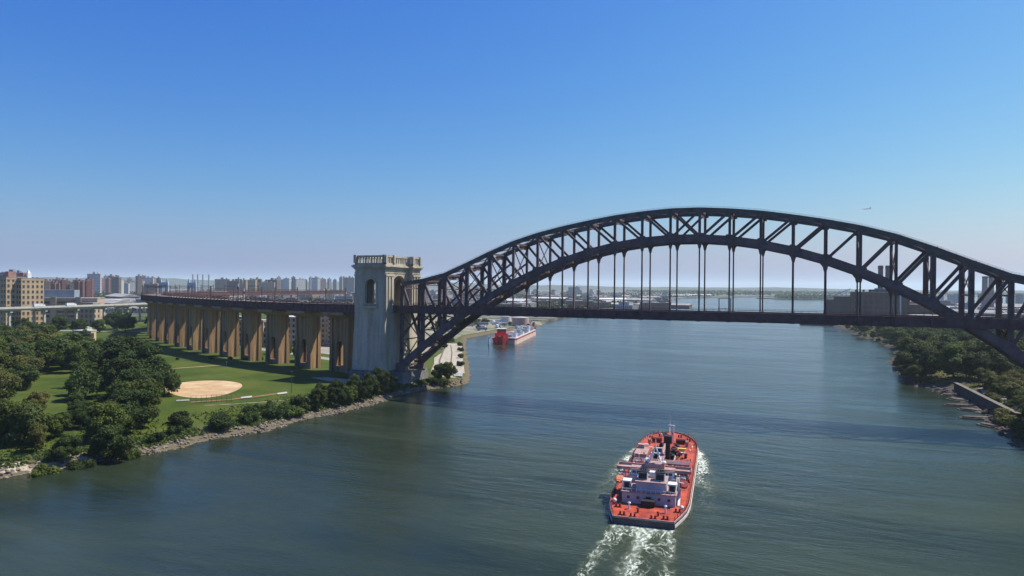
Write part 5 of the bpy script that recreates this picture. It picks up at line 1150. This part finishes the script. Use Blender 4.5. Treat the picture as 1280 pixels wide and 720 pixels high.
for s in (-1, 1):
    m.beam((s * 6.9, 24.5, 4.6), (s * 6.9, 28.5, 4.6), .1, .1)
    for k in range(9): m.box(s * 6.6 - .05, s * 6.6 + .05, 8.2 + k * 2, 8.3 + k * 2, 7.62, 8.7)
    m.beam((s * 6.6, 8.2, 8.7), (s * 6.6, 24.8, 8.7), .08, .08)
for k in range(12): m.box(-6.6 + k * 1.2 - .05, -6.6 + k * 1.2 + .05, 7.75, 7.85, 7.62, 8.7)
m.beam((-6.6, 7.8, 8.7), (6.6, 7.8, 8.7), .08, .08); part('house_railing', m, WHT, d1)
m = MB(); m.extrude([(7.05, 9, 4.6), (7.6, 9, 4.6), (7.6, 14, 7.5), (7.05, 14, 7.5)], (0, 0, .25)); part('ladder', m, WHT, d1)
def squash(o):
    # the house is low: bring everything above the boat deck down, and the bridge aft
    for ch in o.children: squash(ch)
    if o.data and o.name.split('.')[0] not in ('hull', 'deck', 'white_stripe', 'bulwark', 'deck_railing') and not o.data.get('low'):
        o.data['low'] = 1; n = o.name.split('.')[0]; front = n in ('accommodation', 'wheelhouse', 'bridge_wing', 'top_deck', 'wheelhouse_window', 'wing_support', 'radar_mast', 'radome')
        for v in o.data.vertices:
            if v.co.z > 7.62: v.co.z = 7.62 + (v.co.z - 7.62) * (.68 if n not in ('radar_mast',) else .75)
            if front: v.co.y -= 1.2
squash(ship)
# stern deck gear
m = MB(); m.box(-1.1, 1.3, 5.2, 7.5, 4.55, 6.3); m.tube((-1.6, 6.3, 5.6), (1.8, 6.3, 5.6), .75, n=12); part('mooring_winch', m, BLK)
for x, y in ((-5.2, -1.6), (-2.6, -2.4), (2.2, -2.4), (5.0, -1.8), (-7.0, 4), (7.4, 4.4)):
    m = MB()
    for e in (-.45, .45): m.tube((x + e, y, 4.5), (x + e, y, 5.5), .24, n=8)
    m.box(x - .9, x + .9, y - .3, y + .3, 4.56, 4.75); part('bollard', m, DKR)
for x, y, hh in ((-4.2, 3.4, 1.5), (-1.8, 1.2, .9), (4.6, 2.8, 1.7), (3.1, .2, .8)):
    m = MB(); m.tube((x, y, 4.5), (x, y, 4.5 + hh), .22, n=8); m.tube((x, y, 4.5 + hh), (x, y + .1, 4.5 + hh + .35), .45, .3, n=8); part('vent_cowl', m, WHT if hh > 1.4 else DKR)
m = MB(); m.ball((-8.2, 6.4, 5.5), .55); m.ball((8.3, 5.4, 5.5), .55); part('life_ring_canister', m, WHT)
# cargo deck
for k, x in enumerate((-4.6, -3.9, -3.2, -1.2, -.5, .2, .9, 3.4, 4.2)):
    m = MB(); y0, y1 = 27, 60 - (k % 3) * 4; m.tube((x, y0, 5.55), (x, y1, 5.75), .27, n=8)
    for y in range(29, 58, 5): m.box(x - .35, x + .35, y - .12, y + .12, 4.6, 5.3)
    part('cargo_pipe', m, PINK if k % 2 else DKR)
for k, y in enumerate((43.5, 44.7, 45.9, 47.1)): m = MB(); m.tube((-8.4, y, 6.4), (8.4, y, 6.4), .28, n=8); [m.box(x - .15, x + .15, y - .3, y + .3, 4.6, 6.2) for x in (-8, -5, -2.2, 2.2, 5, 8)]; part('manifold', m, PINK)
m = MB(); m.box(-.8, .8, 25.4, 70, 7.1, 7.3)
for y in range(26, 71, 4):
    for s in (-.75, .75): m.beam((s, y, 4.6), (s, y, 8.3), .12, .12, (0, 1, 0))
for s in (-.78, .78): m.beam((s, 25.4, 8.3), (s, 70, 8.3), .09, .09)
part('catwalk', m, PINK)
cr_ = random.Random(5)
for k in range(26):
    x = cr_.choice((-1, 1)) * cr_.uniform(1.6, 8.2); y = cr_.uniform(27, 66); hh = cr_.uniform(.7, 1.6); m = MB(); m.tube((x, y, 4.6), (x, y, 4.7 + hh), .45, n=10); m.tube((x, y, 4.7 + hh), (x, y, 4.9 + hh), .6, n=10); part('tank_hatch', m, (DKR, PINK, RED, WHT)[k % 4])
for k in range(16):
    x = -8.3 + (k % 4) * 1.5; y = 27 + (k // 4) * 6.5; m = MB(); m.tube((x, y, 4.6), (x, y, 7.2 + (k % 3) * .5), .14, n=6); m.ball((x, y, 7.4 + (k % 3) * .5), .28, n=6, m=4); part('vent_riser', m, WHT if k % 2 else PINK)
m = MB(); m.box(-8.6, -5.0, 50, 60, 4.6, 7.0); dh = part('pump_room', m, PINK); m = MB(); m.box(-8.8, -4.8, 49.8, 60.2, 7.0, 7.2); m.box(-8.4, -6.4, 57.4, 59.6, 7.2, 8.4); part('pump_room_top', m, PINK, dh); m = MB(); m.box(-8.7, -5.4, 60.3, 61, 7.6, 8.0); part('white_rail', m, WHT, dh)
m = MB(); m.box(2.5, 8.3, 31, 37, 4.6, 7.2); part('deck_store', m, DKR); m = MB(); m.box(2.8, 8.0, 27.2, 29.6, 4.6, 6.8); part('deck_store', m, SHG)
for x, y, l in ((4.8, 65.6, 2.6), (2.9, 64.0, 1.6), (-3.2, 62, 1.8)): m = MB(); m.box(x - l / 2, x + l / 2, y - .55, y + .55, 5.0, 6.2); m.box(x - l / 2 - .1, x + l / 2 + .1, y - .62, y + .62, 6.2, 6.32); part('gear_box', m, YEL)
# black deck crane with lattice boom
m = MB(); m.tube((1.4, 52, 4.6), (1.4, 52, 11.5), .85, .7, n=12); m.box(.2, 2.6, 50.8, 53.2, 10.8, 13.0); cr0 = part('deck_crane', m, BLK)
m = MB(); a, b = Vector((1.4, 53.0, 11.4)), Vector((-1.5, 72, 9.5)); sd = Vector((.55, .1, 0)); upz = Vector((0, 0, 1.0))
for e in (sd, -sd):
    for z in (Vector((0, 0, 0)), upz): m.beam(a + e + z, b + e * .5 + z * .4, .2, .2)
for k in range(12):
    p, q = a.lerp(b, k / 12), a.lerp(b, (k + 1) / 12)
    for e in (sd, -sd): m.beam(p + e, q + e + upz * .7, .13, .13); m.beam(p + e + upz * .8, q + e, .13, .13)
m.beam((1.4, 52, 13), b + Vector((0, 0, .5)), .08, .08); part('crane_boom', m, BLK, cr0)
m = MB(); m.beam((-3.5, 40, 5.2), (4.6, 41.5, 6.0), .4, .5); m.beam((2, 46, 5.3), (7.6, 50, 6.0), .4, .5); m.beam((-1, 56, 5.2), (5.5, 61, 5.7), .35, .4)
for k in range(6): m.tube((-3 + k * 1.6, 55.5 + (k % 2), 5.0), (-2.2 + k * 1.6, 57.5 - (k % 2), 5.3), .3, n=8)
part('cargo_hose', m, BLK)
for k in range(14):
    x, y = cr_.uniform(-2.6, 4.0), cr_.uniform(50, 68); a_, b_, h_ = cr_.uniform(.5, 1.3), cr_.uniform(.5, 1.5), cr_.uniform(.8, 2.6); m = MB(); m.box(x - a_, x + a_, y - b_, y + b_, 4.6, 4.6 + h_); m.box(x - a_ * .6, x + a_ * .4, y - b_ * .5, y + b_ * .7, 4.6 + h_, 5.0 + h_); part('deck_machinery', m, BLK if k % 3 else DKR)
for k in range(40):
    x, y = cr_.choice((-1, 1)) * cr_.uniform(1, 9), cr_.uniform(26, 78); h_ = cr_.uniform(.4, 1.1); m = MB(); m.tube((x, y, 4.6), (x + cr_.uniform(-.4, .4), y + cr_.uniform(-1.5, 1.5), 4.9 + h_), .2, n=6); m.box(x - .4, x + .4, y - .3, y + .3, 4.6, 4.9); part('deck_fitting', m, (PINK, DKR, BLK, WHT, DKR)[k % 5])
m = MB(); m.tube((.2, 77, 5), (.2, 77, 11.8), .28, .16, n=8); m.tube((1.4, 76.5, 5), (1.4, 76.5, 11.5), .24, n=8); m.box(-.5, 1.9, 76.6, 76.9, 11.2, 11.5); m.tube((.2, 77, 11.8), (.2, 77, 15), .06, .04, n=6); m.beam((.2, 77, 11.4), (.2, 70.6, 5.4), .07, .07); part('foremast', m, WHT)
for s in (-1, 1): m = MB(); m.box(s * 4 - 1.2, s * 4 + 1.2, 74.5, 76.2, 5.4, 6.2); m.tube((s * 4 - 1.6, 75.3, 6.6), (s * 4 + 1.6, 75.3, 6.6), .75, n=12); part('windlass', m, DKR); m = MB(); m.tube((s * 6.2, 72, 5.4), (s * 6.2, 72, 6.9), .5, n=10); m.tube((s * 6.2, 72, 6.9), (s * 6.2, 71.6, 7.4), .65, .5, n=10); part('vent_cowl', m, PINK)
for x, y in ((-3.4, 83), (3.2, 83.6), (-6.4, 79), (6.4, 79), (0, 86)):
    m = MB()
    for e in (-.4, .4): m.tube((x + e, y, 5.6), (x + e, y, 6.9), .26, n=8)
    part('bollard', m, DKR)
m = MB(); m.ball((-2.6, 80.5, 7.0), .7); part('float', m, WHT)

# wake and bow waves
def foam_mat(name, sx, thr, wd, ycoord=True, col=(.62, .68, .62)):
    m = D.materials.new(name); m.use_nodes = True; nt = m.node_tree; N = nt.nodes; Lk = nt.links.new; b = N['Principled BSDF']; b.inputs['Base Color'].default_value = (*col, 1); b.inputs['Roughness'].default_value = .9; b.inputs['Specular IOR Level'].default_value = .1
    tc = N.new('ShaderNodeTexCoord'); at_ = N.new('ShaderNodeAttribute'); at_.attribute_name = 'foam'
    mp = N.new('ShaderNodeMapping'); mp.inputs['Scale'].default_value = (1, .55, 1); Lk(tc.outputs['Object'], mp.inputs[0])
    n1 = N.new('ShaderNodeTexNoise'); n1.inputs['Scale'].default_value = sx; n1.inputs['Detail'].default_value = 5; n1.inputs['Roughness'].default_value = .6; n1.inputs['Distortion'].default_value = 1.2; Lk(mp.outputs[0], n1.inputs['Vector'])
    a1 = N.new('ShaderNodeMath'); a1.operation = 'SUBTRACT'; a1.inputs[1].default_value = .5; Lk(n1.outputs['Fac'], a1.inputs[0]); a2 = N.new('ShaderNodeMath'); a2.operation = 'ABSOLUTE'; Lk(a1.outputs[0], a2.inputs[0])
    mr = N.new('ShaderNodeMapRange'); mr.inputs[1].default_value = 0; mr.inputs[2].default_value = wd; mr.inputs[3].default_value = 1; mr.inputs[4].default_value = 0; Lk(a2.outputs[0], mr.inputs[0])
    n2 = N.new('ShaderNodeTexNoise'); n2.inputs['Scale'].default_value = sx * .45; n2.inputs['Detail'].default_value = 4; Lk(mp.outputs[0], n2.inputs['Vector'])
    m2 = N.new('ShaderNodeMapRange'); m2.inputs[1].default_value = .32; m2.inputs[2].default_value = .52; Lk(n2.outputs['Fac'], m2.inputs[0])
    mu = N.new('ShaderNodeMath'); mu.operation = 'MULTIPLY'; Lk(mr.outputs[0], mu.inputs[0]); Lk(m2.outputs[0], mu.inputs[1])
    def mt(op, x, y, z=None, cl=False):
        n = N.new('ShaderNodeMath'); n.operation = op; n.use_clamp = cl
        for i, v in enumerate((x, y, z)):
            if v is None: continue
            if isinstance(v, (int, float)): n.inputs[i].default_value = v
            else: Lk(v, n.inputs[i])
        return n.outputs[0]
    A = at_.outputs['Fac']
    solid = mt('MULTIPLY', mt('SUBTRACT', A, .62, cl=True), 2.0, cl=True)
    lace = mt('MULTIPLY', mu.outputs[0], mt('MULTIPLY', A, 1.9, cl=True))
    n3 = N.new('ShaderNodeTexNoise'); n3.inputs['Scale'].default_value = sx * 4; n3.inputs['Detail'].default_value = 3; Lk(mp.outputs[0], n3.inputs['Vector'])
    m3 = N.new('ShaderNodeMapRange'); m3.inputs[1].default_value = .35; m3.inputs[2].default_value = .6; m3.inputs[3].default_value = .35; Lk(n3.outputs['Fac'], m3.inputs[0])
    white = mt('MULTIPLY', mt('MULTIPLY', mt('MAXIMUM', solid, lace), m3.outputs[0]), thr, cl=True)
    milky = mt('MULTIPLY', A, .85, cl=True)
    cm = N.new('ShaderNodeMix'); cm.data_type = 'RGBA'; Lk(white, cm.inputs[0]); cm.inputs[6].default_value = (.085, .11, .06, 1); cm.inputs[7].default_value = (*col, 1); Lk(cm.outputs[2], b.inputs['Base Color'])
    Lk(mt('MAXIMUM', white, mt('MULTIPLY', milky, .6)), b.inputs['Alpha']); return m
def foam(name, m, x0, x1, y0, y1, st, fn, label, z=.07):
    a = R(6); ca, sa = math.cos(a), math.sin(a); xs = np.arange(x0, x1 + .01, st); ys = np.arange(y0, y1 + .01, st); X, Y = np.meshgrid(xs, ys); A = np.vectorize(fn)(X, Y)
    nx = len(xs); I = np.arange(X.size).reshape(X.shape); q = np.stack([I[:-1, :-1], I[:-1, 1:], I[1:, 1:], I[1:, :-1]], -1).reshape(-1, 4); q = q[A.ravel()[q].max(1) > .01]
    Z = .05 + .12 * np.sin(X * 1.1 + Y * .4) * np.sin(Y * .7) * A
    me = D.meshes.new(name); me.from_pydata(np.stack([X, Y, z + Z], -1).reshape(-1, 3).tolist(), [], q.tolist()); at_ = me.attributes.new('foam', 'FLOAT', 'POINT'); at_.data.foreach_set('value', A.ravel().astype(np.float32)); me.materials.append(m); me.update()
    o = link(name, me, None, (164.8, -163.5, 0), a); return tag(o, label, 'foam', kind='stuff')
def wk(x, y):
    s = -4 - y; wdt = 7.0 + .055 * s
    if s < -1: return 0.0
    e = abs(x + .01 * s) / wdt; core = math.exp(-((x - .8 + .04 * s) / 1.7) ** 2) * .75; rim = math.exp(-((e - .92) / .16) ** 2) * .62; base = .34 * max(0, 1 - e ** 3) if e < 1 else 0
    near = math.exp(-max(s, 0) / 5) * max(0, 1 - (abs(x) / 8) ** 6) * .8
    return min(1, (max(core, rim) + base) * (.55 + .45 * math.exp(-s / 40)) + near) * (1 if s > 0 else .6)
FM = foam_mat('wake_foam', .28, 1.25, .085, col=(.50, .56, .48)); foam('wake_foam', FM, -22, 22, -90, -3, .8, wk, 'white lacy wake churned up behind the tanker')
def bw(x, y):
    s = 1 if x > 0 else -1; ax = abs(x); h = hw_at(min(max(y, -3), 89)) * .95; off = ax - h; 
    if off < -1.2: return 0.0
    t = 84 - y; c = .05 + .16 * max(0, t) ** .98 * .75; dd = off - c * (.55 if t < 40 else .5)
    v = math.exp(-(dd / (1.1 + .05 * max(t, 0))) ** 2) * math.exp(-max(0, t - 12) / 22) * 1.25 if t > -3 else 0
    v = max(v, math.exp(-(off / .8) ** 2) * .25 * (1 if y > -4 else 0)); return min(1, v)
foam('bow_wave', foam_mat('bow_foam', .5, 1.5, .12), -34, 34, -4, 92, .8, bw, 'white bow wave spreading along both sides of the tanker')

# moored craft below the far left shore
def barge(label, x, y, rot, L, B, H, side, deck, group):
    t = thing('barge', label, 'barge', (x, y, 0), rot, group); m = MB(); pl = [(-L / 2, -B / 2 * .8), (-L / 2 + 4, -B / 2), (L / 2 - 8, -B / 2), (L / 2, -B / 2 * .55), (L / 2, B / 2 * .55), (L / 2 - 8, B / 2), (-L / 2 + 4, B / 2), (-L / 2, B / 2 * .8)]
    m.prism(pl, -1.5, H); m.build('hull', side, t); m = MB(); m.prism([(p[0] * .995, p[1] * .985) for p in pl], H + .02, H + .2); m.build('deck', deck, t)
    m = MB(); sp = [(p[0] * 1.003, p[1] * 1.012) for p in pl]; m.prism(sp, H * .72, H * .95); m.build('stripe', RED, t); return t
BGS = mat('barge_pale_hull', (.50, .36, .31), (.62, .48, .42), rough=.7, scale=.3)
b1 = (-76, 342); dr = Vector((-101 + 60, 449 - 272, 0)).normalized(); ra = math.atan2(dr.y, dr.x)
barge('long pink-sided barge loaded with grey cargo moored at the left shore', -76, 342, ra, 140, 17, 6.0, BGS, SHG, 'barges moored at the left shore')
CB = mat('container_blue_grey', (.30, .34, .39), (.42, .46, .50), rough=.6, scale=.3, rnd=.3); br2 = random.Random(9)
for k in range(34):
    l = -58 + (k // 3) * 10.2 + br2.uniform(-1, 1); o = -5.2 + (k % 3) * 5.2; z = 6.2; p = Vector((-76, 342, 0)) + dr * l + Vector((-dr.y, dr.x, 0)) * o; hh = br2.uniform(2.4, 6.5)
    t = thing('cargo_container', 'blue-grey cargo container stacked on the pink-sided barge', 'container', (p.x, p.y, z), ra + br2.uniform(-.1, .1), 'cargo containers on the pink-sided barge'); m = MB(); m.box(-3.6, 3.6, -1.5, 1.5, 0, hh)
    for j in range(8): m.box(-3.4 + j * .95, -3.1 + j * .95, -1.6, 1.6, .2, hh - .2)
    m.build('body', WHT if k % 4 == 0 else CB, t); m = MB(); m.box(-3.7, 3.7, -1.62, 1.62, hh, hh + .15); m.build('lid', ROOFG, t)
barge('dark low barge moored behind the pink-sided barge', -118, 470, ra + .05, 70, 16, 4, BLK, DKR, 'barges moored at the left shore')
for k in range(9):
    p = Vector((-118, 470, 0)) + dr * (-28 + 7 * k) + Vector((-dr.y, dr.x, 0)) * br2.uniform(-4, 4); t = thing('cargo_container', 'brown cargo box on the dark low barge', 'container', (p.x, p.y, 4.2), ra, 'cargo boxes on the dark barge'); hh = br2.uniform(2, 5); m = MB(); m.box(-2.6, 2.6, -1.5, 1.5, 0, hh); m.box(-2.7, 2.7, -1.6, 1.6, hh * .5, hh * .56); m.build('body', (ROCK_D, SHG, BRW)[k % 3], t); m = MB(); m.box(-2.75, 2.75, -1.65, 1.65, hh, hh + .2); m.build('lid', ROOFG, t)
tg = thing('tugboat', 'bright red tugboat moored in front of the pink-sided barge', 'tugboat', (-71, 283, 0), R(-62))
tg.scale = (1.35, 1.6, 1.5)
m = MB(); V = []; F = []; S2 = [(-13, 4.2, 3.2), (-11, 5, 3.1), (-2, 5.4, 3.2), (6, 5, 3.9), (11, 3.2, 4.9), (14, .2, 5.6)]
for (x, h, z) in S2: V += [(x, -h, z), (x, h, z), (x - (1.2 if x > 8 else 0), h * .8, -1), (x - (1.2 if x > 8 else 0), -h * .8, -1)]
for k in range(len(S2) - 1):
    for j in range(4): a = k * 4 + j; b2 = k * 4 + (j + 1) % 4; F.append((a, b2, b2 + 4, a + 4))
F += [(0, 1, 2, 3), tuple(range(20, 24))[::-1]]; m.add(V, F); m.build('hull', mat('tug_red', (.50, .025, .02), (.6, .05, .04), rough=.5), tg)
m = MB(); m.box(-6, 5, -3.6, 3.6, 3.2, 6.6); hs = m.build('deckhouse', mat('tug_red', (.5, .025, .02)), tg); m = MB(); m.box(0, 4.6, -2.6, 2.6, 6.6, 9.4); whs = m.build('wheelhouse', mat('tug_red', (.5, .025, .02)), tg); m = MB(); m.box(4.58, 4.68, -2.3, 2.3, 7.9, 9); m.box(.4, 4.2, -2.68, 2.68, 7.9, 9); m.build('window', GLASS, whs); m = MB(); m.box(-.3, 5, -3, 3, 9.4, 9.7); m.build('roof', WHT, whs); m = MB(); m.tube((-3, 0, 6.6), (-3, 0, 10), 1, .9, 12); m.build('funnel', BLK, hs); m = MB(); m.tube((1.5, 0, 9.7), (1.5, 0, 14.5), .18, .1); m.build('mast', WHT, hs); m = MB()
for x, y in ((9, 1.5), (9, -1.5), (-10, 3), (-10, -3)): m.tube((x, y, 3), (x, y, 5.2), .35, n=8)
m.build('bollard', WHT, tg)
for k, (x, y) in enumerate([(-76, 266), (-60, 277)]): t = thing('mooring_pile', 'white mooring pile in the water by the red tugboat, %s one' % ('left', 'right')[k], 'mooring pile', (x, y, 0), 0, 'white mooring piles'); m = MB(); m.tube((0, 0, -3), (0, 0, 6), 1.0, .9, 12); m.build('pile', WHT, t); m = MB(); m.tube((0, 0, 6), (0, 0, 6.4), 1.15, .6, 12); m.build('cap', BLK, t)
t = thing('floating_dock', 'low pale floating dock at the tip of the right bank', 'dock', (222, 800, 0), R(-12)); m = MB(); m.box(-30, 30, -7, 7, -1, 2.2); m.build('hull', BLK, t); m = MB(); m.box(-29.5, 29.5, -6.6, 6.6, 2.22, 2.6); m.build('deck', CONCR, t); m = MB(); m.box(6, 26, -4, 3, 2.62, 6.5); m.build('cabin', WHT, t)
# backstop fence and benches at the ball field
t = thing('backstop_fence', 'low dark chain fence behind the home plate of the ball field', 'fence', (-36, -104, hl(-36, -104)), R(135)); m = MB()
for k in range(9): m.tube((-4, -8 + 2 * k, -.3), (-4, -8 + 2 * k, 3.2), .07)
m.build('post', POLE, t); m = MB()
for z in (.1, 1.1, 2.1, 3.1): m.beam((-4, -8, z), (-4, 8, z), .07, .07)
for k in range(33): m.beam((-4, -8 + .5 * k, .1), (-4, -8 + .5 * k, 3.1), .03, .03)
m.build('mesh_panel', POLE, t)
for k, (x, y, a) in enumerate(((-44, -112, .8), (-28, -92, 1.2), (-22, -76, 1.3))):
    t = thing('park_bench', 'small pale bench on the grass before the ball field, %s' % ordinal(k), 'bench', (x, y, hl(x, y)), a, 'benches by the ball field'); m = MB(); m.box(-2.5, 2.5, -.3, .3, .45, .55); m.build('seat', WHITEP, t); m = MB(); m.box(-2.5, 2.5, .3, .38, .6, 1.0); m.build('backrest', WHITEP, t)
    for x2 in (-2, 2): m = MB(); m.box(x2 - .06, x2 + .06, -.28, .36, 0, .45); m.build('leg', POLE, t)
# lamp post on the lawn and white marker
for (x, y, h, nm, lab, cat, mt_) in ((-22, -70, 10, 'lamp_post', 'thin dark lamp post on the lawn before the tower', 'lamp post', POLE), (-119, -14, 2.2, 'foul_pole', 'short white post beside the ball field path', 'post', WHITEP)):
    t = thing(nm, lab, cat, (x, y, hl(x, y))); m = MB(); m.tube((0, 0, -.5), (0, 0, h), .16, .10); m.build('pole', mt_, t); m = MB(); m.box(-.5, .5, -.2, .2, h, h + .25); m.build('head', mt_, t)
# airliner
pp = CAM + 2000 * (fw + (1082 - 640) / 865.4 * r2 - (261 - 360) / 865.4 * u2); t = thing('airplane', 'tiny airliner climbing in the sky above the right half of the arch', 'airplane', pp, R(205))
m = MB(); m.tube((-11, 0, 0), (9, 0, 0), 1.1, 1.1, 12); m.tube((9, 0, 0), (12, 0, -.2), 1.1, .2, 12); m.tube((-11, 0, 0), (-15, 0, .7), 1.1, .3, 12); m.build('fuselage', WHT, t)
for s in (-1, 1):
    m = MB(); m.extrude([(3, s * .9, -.3), (-1.5, s * .9, -.3), (-5, s * 12, .6), (-3.4, s * 12, .6)], (0, 0, .3)); w_ = m.build('wing', SHG, t); m = MB(); m.tube((2.2, s * 4, -1), (-.8, s * 4, -1), .65, .5, 10); m.build('engine', SHG, w_); m = MB(); m.extrude([(-11.5, s * .5, .6), (-13.8, s * .5, .6), (-15.2, s * 4.6, .9), (-14.2, s * 4.6, .9)], (0, 0, .2)); m.build('tailplane', SHG, t)
m = MB(); m.extrude([(-10.5, -.12, .8), (-14, -.12, .8), (-15.5, -.12, 5), (-14, -.12, 5)], (0, .24, 0)); m.build('fin', SLATE, t)
